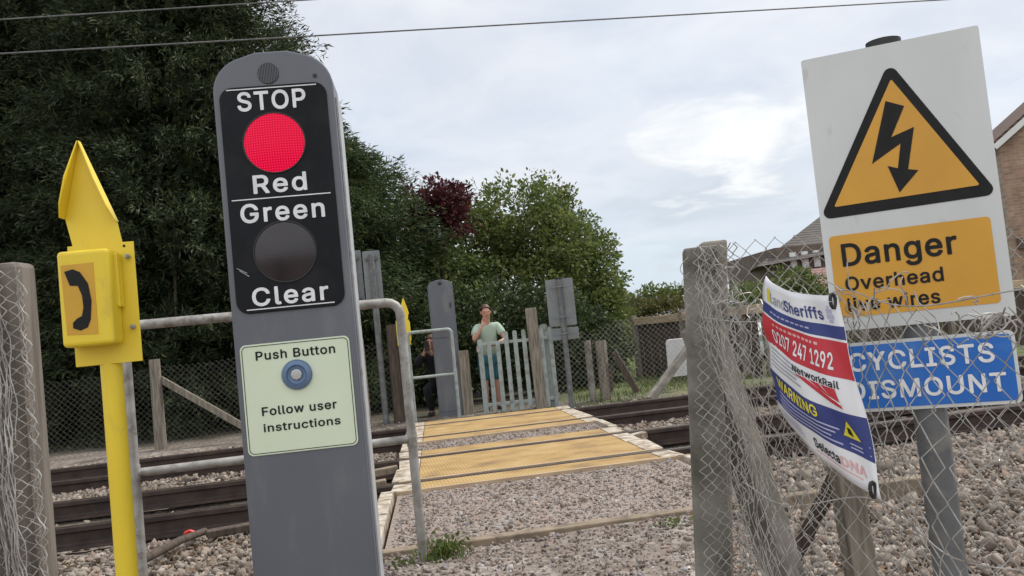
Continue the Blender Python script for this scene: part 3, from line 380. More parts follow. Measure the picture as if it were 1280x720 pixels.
# ------------------------------------------------------------------ chain link mesh
def chain_link(name, pos, t0, t1, zb, zt, wcell, rw, mat, parent, noise=0.0, normal=None, seed=1):
    """pos(t, z) -> point on the fence surface; wcell = half the diamond's width"""
    r_ = random.Random(seed); V = []; F = []
    n = int((t1 - t0) / wcell)
    for i in range(n):
        ta = t0 + i * wcell
        top = zt(ta) if callable(zt) else zt
        nk = max(2, int((top - zb) / wcell)); pts = []
        for k in range(nk + 1):
            left = (k + i) % 2
            z = zb + k * wcell
            p = Vector(pos(ta + (wcell * 1.04 if left else -.04 * wcell), z))
            if noise: p += Vector((r_.gauss(0, noise), r_.gauss(0, noise), r_.gauss(0, noise * .6)))
            pts.append(p)
        d0 = (Vector(pos(ta + .02, zb + .5)) - Vector(pos(ta, zb + .5))).normalized()
        nn = d0.cross(Vector((0, 0, 1))).normalized()
        base = len(V)
        for k, p in enumerate(pts):
            p = p + nn * (rw * (1 if (k + i) % 2 else -1))
            for a, b in ((1, 0), (0, 1), (-1, 0), (0, -1)): V.append(tuple(p + nn * (rw * a) + d0 * (rw * b * 1.3)))
        for k in range(len(pts) - 1):
            for q in range(4):
                F.append((base + k * 4 + q, base + k * 4 + (q + 1) % 4, base + (k + 1) * 4 + (q + 1) % 4, base + (k + 1) * 4 + q))
    return np_obj(name, V, F, mat, parent)

# ------------------------------------------------------------------ THE SETTING: ground
def deck_left(y): return -0.80 - 0.095 * (y - 4.4)
def deck_right(y): return 1.14 - 0.105 * (y - 6.4)
def gz(x, y):
    c = -x * math.sin(TA) + y * math.cos(TA)
    def sm(a, b, t): t = min(1, max(0, (t - a) / (b - a))); return t * t * (3 - 2 * t)
    z = -.165 + .11 * sm(12.0, 12.8, c) + .05 * sm(6.0, 4.0, c)
    z += .115 * sm(4.75, 4.45, c) * sm(deck_left(y) - .25, deck_left(y) + .05, x) * sm(1.6, .9, x)
    z += -.05 * sm(14, 22, c)
    z -= .06 * (sm(6.7, 6.95, c) * sm(8.2, 7.95, c) + sm(9.85, 10.1, c) * sm(11.35, 11.1, c)) + .03 * sm(6.0, 6.4, c) * sm(6.75, 6.6, c)
    return z + .012 * math.sin(x * 2.3 + y * 1.1) * math.sin(y * 1.9 - x * .7)
def ground():
    mt, n, l, b = new_mat('ground_earth')
    tc = n.new('ShaderNodeTexCoord'); sp = n.new('ShaderNodeSeparateXYZ'); l.new(tc.outputs['Object'], sp.inputs[0])
    def noise(scale, det=8, rough=.6):
        t = n.new('ShaderNodeTexNoise'); t.inputs['Scale'].default_value = scale; t.inputs['Detail'].default_value = det; t.inputs['Roughness'].default_value = rough
        l.new(tc.outputs['Object'], t.inputs['Vector']); return t
    v = n.new('ShaderNodeTexVoronoi'); v.inputs['Scale'].default_value = 26; l.new(tc.outputs['Object'], v.inputs['Vector'])
    grit = ramp(n, l, v.outputs['Color'], [(0, (.10, .08, .068)), (.35, (.20, .165, .14)), (.65, (.28, .24, .205)), (1, (.38, .34, .30))])
    soil = ramp(n, l, noise(5).outputs[0], [(.3, (.10, .075, .056)), (.5, (.165, .128, .10)), (.7, (.235, .19, .155))])
    m1 = n.new('ShaderNodeMix'); m1.data_type = 'RGBA'; l.new(ramp(n, l, noise(2.2).outputs[0], [(.42, (0, 0, 0)), (.62, (1, 1, 1))]).outputs[0], m1.inputs[0])
    l.new(grit.outputs[0], m1.inputs[6]); l.new(soil.outputs[0], m1.inputs[7])
    turf = ramp(n, l, noise(3.5).outputs[0], [(.3, (.045, .06, .018)), (.55, (.10, .125, .035)), (.75, (.20, .17, .09))])
    mr = n.new('ShaderNodeMapRange'); mr.inputs[1].default_value = 12.0; mr.inputs[2].default_value = 14.0
    jit = n.new('ShaderNodeMath'); jit.operation = 'MULTIPLY_ADD'; jit.inputs[1].default_value = 3.0
    l.new(noise(.9).outputs[0], jit.inputs[0]); l.new(sp.outputs[1], jit.inputs[2])
    sub = n.new('ShaderNodeMath'); sub.operation = 'SUBTRACT'; sub.inputs[1].default_value = 1.5
    l.new(jit.outputs[0], sub.inputs[0]); l.new(sub.outputs[0], mr.inputs[0])
    dark_ground = ramp(n, l, noise(7).outputs[0], [(.35, (.035, .028, .018)), (.6, (.065, .055, .030)), (.75, (.05, .065, .025))])  # dark brown and green tones for the ground left of the turf
    xr = n.new('ShaderNodeMapRange'); xr.inputs[1].default_value = .2; xr.inputs[2].default_value = 1.0; l.new(sp.outputs[0], xr.inputs[0])
    m0 = n.new('ShaderNodeMix'); m0.data_type = 'RGBA'; l.new(xr.outputs[0], m0.inputs[0]); l.new(dark_ground.outputs[0], m0.inputs[6]); l.new(turf.outputs[0], m0.inputs[7])
    m2 = n.new('ShaderNodeMix'); m2.data_type = 'RGBA'; l.new(mr.outputs[0], m2.inputs[0]); l.new(m1.outputs[2], m2.inputs[6]); l.new(m0.outputs[2], m2.inputs[7])
    l.new(m2.outputs[2], b.inputs['Base Color']); b.inputs['Roughness'].default_value = .95
    bp = n.new('ShaderNodeBump'); bp.inputs['Distance'].default_value = .012; l.new(v.outputs['Distance'], bp.inputs['Height']); l.new(bp.outputs[0], b.inputs['Normal'])
    xs = np.concatenate([[-900, -300, -100, -50, -30], np.arange(-20, 20.01, .2), [30, 50, 100, 300, 900]])
    ys = np.concatenate([[-300, -60, -20, -8], np.arange(-4, 24, .2), [26, 30, 40, 60, 120, 400, 1500]])
    V = [(x, y, gz(x, y)) for y in ys for x in xs]; nx = len(xs)
    F = [(j * nx + i, j * nx + i + 1, (j + 1) * nx + i + 1, (j + 1) * nx + i) for j in range(len(ys) - 1) for i in range(nx - 1)]
    tag(np_obj('ground', V, F, mt, smooth=True), kind='structure')
ground()

# loose stones -------------------------------------------------------
ICO = None
def ico():
    bm = bmesh.new(); bmesh.ops.create_icosphere(bm, subdivisions=1, radius=1)
    V = np.array([v.co[:] for v in bm.verts]); F = np.array([[v.index for v in f.verts] for f in bm.faces]); bm.free(); return V, F
IV, IF = ico()
def stones(name, P, size, mat, flat=.75):
    n = len(P); s = size * np.exp(nr.normal(0, .38, n))
    sc_ = np.stack([s * nr.uniform(.7, 1.35, n), s * nr.uniform(.6, 1.1, n), s * nr.uniform(.5, .9, n) * flat], 1)
    q = nr.normal(size=(n, 4)); q /= np.linalg.norm(q, axis=1)[:, None]
    a, b, c, d = q.T
    R = np.stack([1 - 2 * (c * c + d * d), 2 * (b * c - a * d), 2 * (b * d + a * c), 2 * (b * c + a * d), 1 - 2 * (b * b + d * d), 2 * (c * d - a * b), 2 * (b * d - a * c), 2 * (c * d + a * b), 1 - 2 * (b * b + c * c)], 1).reshape(n, 3, 3)
    jit = 1 + nr.uniform(-.32, .30, (n, len(IV), 1))
    Vv = IV[None] * jit
    for _ in range(6):                      # broken faces: cut each stone with random planes
        pn = nr.normal(size=(n, 3)); pn /= np.linalg.norm(pn, axis=1)[:, None]; pd = nr.uniform(.28, .66, n)
        ex = np.einsum('nvj,nj->nv', Vv, pn) - pd[:, None]; Vv = Vv - np.clip(ex, 0, None)[:, :, None] * pn[:, None, :]
    L_ = Vv * sc_[:, None, :] * 1.42
    W = np.einsum('nij,nvj->nvi', R, L_) + P[:, None, :]
    F = IF[None] + (np.arange(n) * len(IV))[:, None, None]
    return np_obj(name, W.reshape(-1, 3), F.reshape(-1, 3), mat)
def scatter(s0, s1, c0, c1, dens, lift=.0, test=None):
    n = int((s1 - s0) * (c1 - c0) * dens); s = nr.uniform(s0, s1, n); c = nr.uniform(c0, c1, n)
    x = s * math.cos(TA) - c * math.sin(TA); y = s * math.sin(TA) + c * math.cos(TA)
    keep = [i for i in range(n) if (test is None or test(x[i], y[i]))]
    x, y = x[keep], y[keep]; z = np.array([gz(a, b) for a, b in zip(x, y)]) + nr.uniform(0, .02, len(x)) + lift
    return np.stack([x, y, z], 1)
RC = (6.70, 8.135, 9.85, 11.285)    # rail positions across the track
off = lambda x, y: x < deck_left(y) - .12 or x > deck_right(y) + .12
vis = lambda x, y: abs(x) < .66 * y + .6
both = lambda x, y: off(x, y) and vis(x, y)
P = [scatter(-7, 9, 5.9, 6.55, 800, .012, both), scatter(-7, 9, 6.8, 8.04, 420, -.015, both), scatter(-8, 10, 8.22, 9.76, 800, .03, both),
     scatter(-9, 10, 9.95, 11.2, 380, -.015, both), scatter(-9, 10, 11.38, 12.3, 600, .035, both)]
P.append(scatter(-6, 8, 3.2, 5.9, 1350, .010, lambda x, y: vis(x, y) and (x < deck_left(y) - .1 or x > 1.0)))
P.append(scatter(-6, 6, 2.2, 3.2, 1300, .008, lambda x, y: vis(x, y) and (x < -1.1 or x > .9)))
tag(stones('ballast', np.concatenate(P), .0172, M['ballast']), kind='stuff')

# rails ---------------------------------------------------------------
def rail(c, label):
    prof = [(-.070, -.159), (.070, -.159), (.070, -.148), (.020, -.130), (.010, -.118), (.010, -.052), (.036, -.040), (.036, -.008), (.028, -.001)]
    prof = prof + [(-x, z) for x, z in prof[::-1]][:-2]
    mb = MB(); n = len(prof); xs = np.linspace(-22, 26, 25)
    P = [trk(s, c + x, z) for s in xs for x, z in prof]
    F = [(i * n + k, i * n + (k + 1) % n, (i + 1) * n + (k + 1) % n, (i + 1) * n + k) for i in range(len(xs) - 1) for k in range(n)]
    mb.add(P, F)
    o = mb.build('rail', M['rail']); tag(o, label, 'rail', 'rails of the two tracks')
    t = MB(); t.add([trk(-22, c - .026, .001), trk(26, c - .026, .001), trk(26, c + .026, .001), trk(-22, c + .026, .001)], [(0, 1, 2, 3)])
    t.build('running_surface', M['rail_top'], o)
rail(RC[0], 'rusty rail nearest the push button signal, first of the four')
rail(RC[1], 'second rusty rail, far side of the nearer track before the gravel strip')
rail(RC[2], 'third rusty rail, just beyond the gravel strip between the two tracks')
rail(RC[3], 'farthest rusty rail, running just in front of the palisade gate')

# crossing surface ----------------------------------------------------
def yellow_board_mat():
    mt, n, l, b = new_mat('yellow_antislip')
    tc = n.new('ShaderNodeTexCoord'); mp = n.new('ShaderNodeMapping'); mp.inputs['Rotation'].default_value = (0, 0, -TA); l.new(tc.outputs['Object'], mp.inputs[0])
    t = n.new('ShaderNodeTexNoise'); t.inputs['Scale'].default_value = 3; t.inputs['Detail'].default_value = 9; l.new(mp.outputs[0], t.inputs['Vector'])
    r = ramp(n, l, t.outputs[0], [(.28, (.20, .125, .06)), (.48, (.37, .235, .085)), (.64, (.42, .285, .115)), (.78, (.50, .39, .235))])
    wv = n.new('ShaderNodeTexWave'); wv.wave_type = 'BANDS'; wv.bands_direction = 'X'; wv.inputs['Scale'].default_value = 12; wv.inputs['Distortion'].default_value = .4
    l.new(mp.outputs[0], wv.inputs['Vector'])
    dk = ramp(n, l, wv.outputs[0], [(0, (.90, .88, .86)), (.4, (1, 1, 1))])
    mu = n.new('ShaderNodeMix'); mu.data_type = 'RGBA'; mu.blend_type = 'MULTIPLY'; mu.inputs[0].default_value = .8
    l.new(r.outputs[0], mu.inputs[6]); l.new(dk.outputs[0], mu.inputs[7]); l.new(mu.outputs[2], b.inputs['Base Color'])
    b.inputs['Roughness'].default_value = .85
    bp = n.new('ShaderNodeBump'); bp.inputs['Distance'].default_value = .003; l.new(wv.outputs[0], bp.inputs['Height']); l.new(bp.outputs[0], b.inputs['Normal'])
    return mt
M['yellow_board'] = yellow_board_mat()
def cross_x(c, s_side):
    # point on the deck edge at track coordinate c
    y = c / math.cos(TA)
    for _ in range(6):
        x = deck_left(y) if s_side < 0 else deck_right(y)
        y = (c + x * math.sin(TA)) / math.cos(TA)
    return Vector((x, y, 0))
def slab(name, c0, c1, z0, z1, mat, parent=None, ea=0.0, eb=0.0, bevel=.006):
    a, b = cross_x(c0, -1), cross_x(c0, 1); d, c = cross_x(c1, -1), cross_x(c1, 1)
    u0 = (b - a).normalized(); u1 = (c - d).normalized()
    a = a + u0 * ea; d = d + u1 * ea; b = b - u0 * eb; c = c - u1 * eb
    mb = MB(); P = [Vector((p.x, p.y, z)) for z in (z0, z1) for p in (a, b, c, d)]
    mb.add(P, [(0, 3, 2, 1), (4, 5, 6, 7), (0, 1, 5, 4), (1, 2, 6, 5), (2, 3, 7, 6), (3, 0, 4, 7)])
    return mb.build(name, mat, parent, bevel=bevel)
def board(c0, c1, label, z=.004, seams=()):
    t = thing('crossing_board', label, 'crossing board', cross_x((c0 + c1) / 2, -1), 0, 'yellow boards of the foot crossing')
    bpy.context.view_layer.update()
    o = slab('panel', c0, c1, -.09, z, M['yellow_board'], None, .17, .15); o.parent = t; o.matrix_parent_inverse = Matrix.Translation(-t.location)
    no = slab('nosing', c0 - .03, c0 - .001, -.09, z + .001, M['pale_timber'], None, .02, .02, .003); no.parent = t; no.matrix_parent_inverse = Matrix.Translation(-t.location)
    for side in (-1, 1):
        e = MB(); p0, p1 = cross_x(c0, side), cross_x(c1, side)
        q0, q1 = cross_x(c0, -side), cross_x(c1, -side)
        wd = .165 if side < 0 else .145
        i0 = p0 + (q0 - p0).normalized() * wd; i1 = p1 + (q1 - p1).normalized() * wd
        x0 = p0 - (q0 - p0).normalized() * rnd.uniform(.0, .06); x1 = p1 - (q1 - p1).normalized() * rnd.uniform(.0, .06)
        PP = [Vector((p.x, p.y, zz_)) for zz_ in (-.09, z + .003) for p in (x0, i0, i1, x1)]
        fs = [(0, 3, 2, 1), (4, 5, 6, 7), (0, 1, 5, 4), (1, 2, 6, 5), (2, 3, 7, 6), (3, 0, 4, 7)]
        if side > 0: fs = [f[::-1] for f in fs]
        e.add(PP, fs)
        eo = e.build('white_edge', M['white_end'], None, bevel=.004); eo.parent = t; eo.matrix_parent_inverse = Matrix.Translation(-t.location)
    return t
board(6.33, 6.625, 'yellow anti slip board along the near side of the nearest rail')
board(6.80, 7.45, 'wide ribbed yellow board between the rails of the nearer track')
board(7.47, 8.05, 'dull yellow board in the nearer track, against its far rail', -.002)
board(8.215, 8.60, 'pale yellow board just beyond the nearer track, before the middle gravel')
board(9.42, 9.755, 'narrow yellow board before the far track, after the middle gravel')
board(9.945, 11.19, 'yellow board between the rails of the far track')
board(11.37, 11.75, 'last yellow board, lying in front of the far palisade gate')
gp = pm('path_gravel', (.36, .305, .265), (.15, .12, .10), scale=42, rough=.95, bump=.008, bscale=60, dirt=(.27, .205, .165), dirt_scale=3.5, dirt_lo=.42, dirt_hi=.7)
tag(slab('gravel_path', 4.60, 6.30, -.12, -.022, gp, None, .03, .03, 0), kind='structure')
tag(slab('gravel_path', 8.63, 9.39, -.12, -.018, gp, None, .06, .06, 0), kind='structure')
def in_deck(c0, c1, n, z):
    c = nr.uniform(c0, c1, n); out_ = []
    for cc in c:
        a, b = cross_x(cc, -1), cross_x(cc, 1); t = nr.uniform(.03, .97); p = a + (b - a) * t; out_.append((p.x, p.y, z + nr.uniform(-.004, .004)))
    return np.array(out_)
Q = [in_deck(4.60, 6.30, 7500, -.0215), in_deck(8.63, 9.39, 3200, -.0175)]
Q.append(scatter(-1.0, 2.2, 2.9, 4.42, 3200, -.012, lambda x, y: deck_left(y) - .1 < x < 1.3))
Q.append(scatter(-2, 3, 11.8, 12.9, 350, .004, lambda x, y: -2.2 < x < 1.6))
tag(stones('gravel', np.concatenate(Q), .0070, M['chips']), kind='stuff')
# edging timbers
def plank(a, b, w, h, label, mat=M['sleeper'], name='edging_timber', group='timber edging of the crossing'):
    mb = MB(); mb.beam(a, b, w, h); return tag(mb.build(name, mat, bevel=.008), label, 'timber', group)
a, b = cross_x(4.52, -1), cross_x(4.52, 1)
plank(a + Vector((-.05, 0, -.06)), b + Vector((1.0, .17, -.06)), .085, .13, 'long timber edging board across the path before the gravel crossing')
plank(cross_x(4.58, -1) + Vector((-.03, 0, -.05)), cross_x(5.45, -1) + Vector((-.03, 0, -.05)), .07, .13, 'timber kerb on left edge of the gravel, nearer piece', M['white_end'])
plank(cross_x(5.47, -1) + Vector((-.04, 0, -.045)), cross_x(6.28, -1) + Vector((-.04, 0, -.045)), .09, .13, 'pale timber kerb on left edge of the gravel, beside the first yellow board', M['white_end'])
plank(cross_x(4.62, 1) + Vector((.03, 0, -.05)), cross_x(6.28, 1) + Vector((.03, 0, -.05)), .07, .13, 'pale timber kerb on right edge of the near gravel', M['white_end'])
plank(cross_x(8.66, 1) + Vector((.0, 0, -.045)), cross_x(9.38, 1) + Vector((.0, 0, -.045)), .08, .12, 'pale timber kerb on right edge of the middle gravel strip', M['white_end'])
plank(cross_x(8.66, -1) + Vector((.0, 0, -.045)), cross_x(9.38, -1) + Vector((.0, 0, -.045)), .08, .12, 'timber kerb on left edge of the middle gravel strip', M['white_end'])
for (c0, dx, ln, lab, sd_) in ((7.0, -.30, .42, 'loose timber end jutting into the near track at the left of the boards', -1), (7.75, -.2, .34, 'short timber block under the left end of the dull yellow board', -1), (8.02, .04, .26, 'loose white timber end at the right side of the boards', 1)):
    p = cross_x(c0, sd_) + Vector((dx, 0, -.03))
    plank(p - Vector((ln / 2, .05, .02)), p + Vector((ln / 2, .02, 0)), .10, .06, lab, M['white_end'] if sd_ > 0 else M['sleeper'], 'timber_block', 'loose timber ends of the crossing')

# ------------------------------------------------------------------ push button signal
def door_lock(mb, u, z, y): mb.box((u, y, z), (.018, .012, .07))
def crossing_signal(base, rz, label, front=True):
    t = thing('crossing_signal', label, 'crossing signal', base, rz, 'push button crossing signals')
    W, H, D = .1875, 1.985, .17
    prof = [(-W, -.05), (W, -.05), (W, 1.86)]
    for k in range(1, 9):
        a = RAD(90 * k / 9); prof.append((W - .115 + .115 * math.cos(a), 1.86 + .112 * math.sin(a)))
    prof += [(.05, 1.983), (-.05, 1.983)]
    for k in range(1, 9):
        a = RAD(90 + 90 * k / 9); prof.append((-W + .115 + .115 * math.cos(a), 1.86 + .112 * math.sin(a)))
    prof.append((-W, 1.86))
    mb = MB(); mb.prism(prof, 0, D); mb.build('housing', M['grey_paint'], t, bevel=.006, seg=2)
    if not front:
        d = MB(); d.prism(rounded(-.172, .172, 1.13, 1.90, .05), D, D + .008); up = d.build('door', M['grey_paint'], t, bevel=.003)
        lk = MB(); door_lock(lk, -.125, 1.60, D + .014); lk.build('lock', M['black_rubber'], up)
        d = MB(); d.prism(rounded(-.172, .172, .05, 1.10, .02), D, D + .008); lo = d.build('door', M['grey_paint'], t, bevel=.003)
        lk = MB(); door_lock(lk, -.125, .72, D + .014); lk.build('lock', M['black_rubber'], lo)
        v = MB(); v.prism(ellipse(0, 1.925, .03, .03, 20), D, D + .006); v.build('vent', M['black_rubber'], t)
        return t
    # light on the side face, painted as a pale strip
    s_ = MB(); s_.box((W + .004, D * .55, .93), (.008, D * .7, 1.80)); s_.build('side_strip', M['painted_side_light'], t, bevel=.002)
    pn = MB(); pn.prism(rounded(-.169, .165, 1.155, 1.872, .04, 7), -.006, .0); panel = pn.build('face_panel', M['black_panel'], t, bevel=.002)
    y = -.0065
    def bar(u0, u1, z, th=.0032):
        b_ = MB(); b_.box(((u0 + u1) / 2, y - .0005, z), (u1 - u0, .001, th)); b_.build('white_line', M['white_text'], panel)
    bar(-.145, .135, 1.8635); bar(-.156, .150, 1.5125); bar(-.138, .132, 1.1665)
    tx = lambda body, u0, u1, z0, z1, sp=1.0, bd=.010: text_part('lettering', body, u0, u1, z0, z1, y, M['white_text'], panel, bd, sp)
    tx('STOP', -.114, .099, 1.793, 1.854, 1.05); tx('Red', -.087, .079, 1.528, 1.587, 1.12)
    tx('Green', -.133, .127, 1.438, 1.498, 1.12); tx('Clear', -.119, .116, 1.176, 1.233, 1.12)
    # lamps: dished glass with a square prism texture
    def lamp(cu, cz, r, mat, name):
        mb = MB(); K, RG = 48, 8; P = []; 
        for j in range(RG + 1):
            rr = r * j / RG; d = -.014 * (1 - (j / RG) ** 2)
            for k in range(K):
                a = 2 * math.pi * k / K; P.append((cu + rr * math.cos(a), y - .001 + d, cz + rr * math.sin(a)))
        F = [(j * K + k, (j + 1) * K + k, (j + 1) * K + (k + 1) % K, j * K + (k + 1) % K) for j in range(RG) for k in range(K)]
        F = [f[::-1] for f in F]
        mb.add(P, F); o = mb.build(name, mat, panel, smooth=True)
        rim = MB(); ring = [(cu + (r + .002) * math.cos(2 * math.pi * k / 48), y - .001, cz + (r + .002) * math.sin(2 * math.pi * k / 48)) for k in range(49)]
        rim.tube(ring, .0028, 6, caps=False); rim.build('rim', M['black_rubber'], o, smooth=True)
        return o
    mt, n, l, b = new_mat('lit_red_lens')
    tc = n.new('ShaderNodeTexCoord'); sp = n.new('ShaderNodeSeparateXYZ'); l.new(tc.outputs['Object'], sp.inputs[0])
    def saw(o_):
        q = n.new('ShaderNodeMath'); q.operation = 'MULTIPLY'; q.inputs[1].default_value = 2 * math.pi / .0080; l.new(o_, q.inputs[0])
        s2 = n.new('ShaderNodeMath'); s2.operation = 'SINE'; l.new(q.outputs[0], s2.inputs[0]); return s2.outputs[0]
    mn = n.new('ShaderNodeMath'); mn.operation = 'MINIMUM'; l.new(saw(sp.outputs[0]), mn.inputs[0]); l.new(saw(sp.outputs[2]), mn.inputs[1])
    gr = ramp(n, l, mn.outputs[0], [(0, (.50, .001, .025)), (.4, (.80, .006, .065)), (.85, (.86, .03, .115))])
    l.new(gr.outputs[0], b.inputs['Emission Color']); b.inputs['Emission Strength'].default_value = .92
    b.inputs['Base Color'].default_value = (.06, .001, .006, 1); b.inputs['Roughness'].default_value = .3; b.inputs['Specular IOR Level'].default_value = .12
    lamp(-.010, 1.686, .094, mt, 'red_lamp')
    mt2 = pm('unlit_lens', (.030, .024, .026), (.018, .014, .016), scale=8, rough=.2, bump=.0004, bscale=160)
    lamp(-.006, 1.339, .094, mt2, 'unlit_lamp')
    spk = MB(); spk.prism(ellipse(-.012, 1.911, .033, .034, 28), -.003, 0); so_ = spk.build('speaker', M['black_rubber'], t)
    g = MB()
    for k in range(-6, 7):
        u = k * .005; hh = math.sqrt(max(0, .032 ** 2 - u * u)); g.box((-.012 + u, -.0038, 1.911), (.0018, .0016, 2 * hh))
    g.build('grille', M['grey_paint'], so_)
    dot = MB(); dot.prism(ellipse(.133, 1.893, .007, .007, 12), -.002, 0); dot.build('screw', M['black_rubber'], t)
    scr = MB()
    for (u0, z0, u1, z1) in ((-.158, 1.300, -.128, 1.282), (-.150, 1.292, -.122, 1.271)): scr.beam((u0, y - .0006, z0), (u1, y - .0006, z1), .0022, .001, up=Vector((0, 1, 0)))
    scr.build('scratch', M['poster_grey'], panel)
    # push button plate
    pl_ = MB(); pl_.prism(rounded(-.171, .166, .716, 1.059, .018, 5), -.004, 0); plate = pl_.build('button_plate', M['push_cream'], t, bevel=.001)
    fr = MB(); o_ = rounded(-.165, .160, .722, 1.053, .015, 5)
    pts = [(u, -.0046, z) for u, z in o_] + [(o_[0][0], -.0046, o_[0][1])]
    fr.tube(pts, .0011, 4, caps=False); fr.build('border', M['black_text'], plate)
    tb = lambda body, u0, u1, z0, z1, bd=.012: text_part('lettering', body, u0, u1, z0, z1, -.0042, M['black_text'], plate, bd, 1.04)
    tb('Push Button', -.124, .120, 1.008, 1.036); tb('Follow user', -.119, .110, .836, .863); tb('instructions', -.118, .117, .786, .811)
    bt = MB(); prof_ = [(.047, 0), (.047, .006), (.043, .012), (.031, .015), (.028, .010), (.024, .009)]
    K = 40; P = []
    for r_, d_ in prof_:
        for k in range(K): P.append((-.003 + r_ * math.cos(2 * math.pi * k / K), -.004 - d_, .953 + r_ * math.sin(2 * math.pi * k / K)))
    F = [(j * K + k, j * K + (k + 1) % K, (j + 1) * K + (k + 1) % K, (j + 1) * K + k) for j in range(len(prof_) - 1) for k in range(K)] + [tuple(range((len(prof_) - 1) * K, len(prof_) * K))]
    bt.add(P, F); bo = bt.build('button', M['button_blue'], t, smooth=True)
    bm_ = MB(); bm_.prism(ellipse(-.003, .953, .018, .018, 8), -.022, -.012); bm_.build('button_cap', M['steel'], bo, bevel=.003)
    return t
crossing_signal((-.69, 2.75, 0), RAD(5.5), 'tall grey push button signal in the foreground with lit red STOP lamp')
f = gnd(565, 517, -.03)
crossing_signal((f.x, f.y + .02, -.03), RAD(185.5), 'grey signal cabinet seen from behind across the tracks, beside the palisade gate', front=False)

# ------------------------------------------------------------------ telephone pillars
HS = [(-.0784, 1.3151), (-.0552, 1.3207), (-.0362, 1.3108), (-.0161, 1.2761), (-.0099, 1.226), (-.0159, 1.1724), (-.0254, 1.1507), (-.0456, 1.1439), (-.0648, 1.1518), (-.0646, 1.1675), (-.053, 1.1781), (-.0387, 1.1846), (-.0329, 1.2086), (-.0343, 1.2433), (-.044, 1.272), (-.0656, 1.2742)]
def phone_pillar(base, rz, label):
    t = thing('telephone_pillar', label, 'telephone', base, rz, 'yellow crossing telephones')
    p = MB(); p.tube([(-.010, .03, -.2), (-.010, .03, 1.10)], .031, 16); p.build('post', M['yellow_paint'], t, smooth=True)
    bp = MB(); bp.prism([(-.100, 1.042), (.090, 1.042), (.090, 1.400), (.058, 1.400), (.048, 1.462), (-.044, 1.712), (-.100, 1.482), (-.085, 1.400), (-.100, 1.400)], 0, .004)
    bp.build('backplate', M['yellow_paint'], t, bevel=.0015)
    # folded hood: two flanges leaving the plate along its sloping edges
    for side in (0, 1):
        h = MB()
        e0, e1 = ((-.044, 1.712), (-.100, 1.482)) if side == 0 else ((-.044, 1.712), (.048, 1.462))
        n_ = 7; P = []
        for j in range(n_):
            q = j / (n_ - 1); x = e0[0] + (e1[0] - e0[0]) * q; z = e0[1] + (e1[1] - e0[1]) * q
            fw = .014 + .030 * min(1, q * 2) if side else .014 + .044 * min(1, q * 2)
            if j == n_ - 1: fw -= .02
            P += [(x, .004, z), (x, -fw, z)]
        th = .003
        ox, oz = (-th, 0) if side == 0 else (th, 0)
        PP = P + [(x + ox, y_, z + oz) for x, y_, z in P]
        k = len(P); F = []
        for j in range(n_ - 1):
            F += [(2 * j, 2 * j + 1, 2 * j + 3, 2 * j + 2), (k + 2 * j + 2, k + 2 * j + 3, k + 2 * j + 1, k + 2 * j), (2 * j + 1, k + 2 * j + 1, k + 2 * j + 3, 2 * j + 3), (2 * j, 2 * j + 2, k + 2 * j + 2, k + 2 * j)]
        F += [(0, k, k + 1, 1), (2 * n_ - 2, 2 * n_ - 1, k + 2 * n_ - 1, k + 2 * n_ - 2)]
        h.add(PP, F); h.build('hood', M['yellow_paint'], t)
    bx = MB(); bx.box((-.028, -.045, 1.2365), (.143, .088, .277)); box = bx.build('telephone_box', M['yellow_paint'], t, bevel=.012, seg=3)
    sd_ = MB(); sd_.box((.046, -.022, 1.285), (.014, .040, .16)); sd_.build('side_cover', M['yellow_paint'], box, bevel=.004)
    st = MB(); st.prism([(-.0885, 1.334), (.0013, 1.336), (.0018, 1.130), (-.0825, 1.134)], -.0905, -.088); stk = st.build('sticker', M['orange_sticker'], box)
    hs = MB(); hs.prism(HS, -.0925, -.0905); hs.build('handset_symbol', M['black_text'], stk)
    for z in (1.355, 1.145):
        bl = MB(); bl.tube([(.072, -.002, z), (.072, -.014, z)], .0075, 6); bl.tube([(.072, -.0142, z), (.072, -.024, z)], .0042, 8); bl.build('bolt', M['galv'], t)
    hl = MB(); hl.prism(ellipse(.062, 1.388, .004, .004, 10), -.001, 0); hl.build('hole', M['black_text'], t)
    return t
phone_pillar((-1.2, 2.6, 0), RAD(6), 'yellow telephone pillar with black handset symbol in the left foreground')
q = gnd(517, 524, -.05)
phone_pillar((q.x + .035, 12.5, 0), RAD(180), 'far yellow telephone pillar seen from behind, beyond the tracks')

# ------------------------------------------------------------------ tubular guard rails
def guard_rail(A, B, h, r, hm, mat, label):
    A, B = Vector(A), Vector(B); d = (B - A); ln = d.length
    t = thing('guard_rail', label, 'guard rail', A, math.atan2(d.y, d.x), 'tubular guard rails at the crossing')
    c = .062
    pts = [(0, 0, -.15), (0, 0, h - c)] + [(c - c * math.cos(RAD(a)), 0, h - c + c * math.sin(RAD(a))) for a in (22, 45, 68)] + [(c, 0, h), (ln - c, 0, h)]
    pts += [(ln - c + c * math.sin(RAD(a)), 0, h - c + c * math.cos(RAD(a))) for a in (22, 45, 68)] + [(ln, 0, h - c), (ln, 0, -.15)]
    f_ = MB(); f_.tube(pts, r, 14); f_.build('hoop', mat, t, smooth=True)
    mr_ = MB(); mr_.tube([(r * .8, 0, hm), (ln - r * .8, 0, hm)], r * .9, 12); mr_.build('middle_rail', mat, t, smooth=True)
    for u in (0, ln):
        cl = MB(); cl.tube([(u, 0, hm - .035), (u, 0, hm + .035)], r * 1.14, 14); cl.build('collar', mat, t, smooth=True)
    return t
guard_rail((-1.75, 3.94, 0), (-.545, 4.21, 0), 1.225, .022, .57, M['galv'], 'galvanised tube guard rail directly behind the near push button signal')
a, b = gnd(527, 522, -.05), gnd(580, 514, -.05)
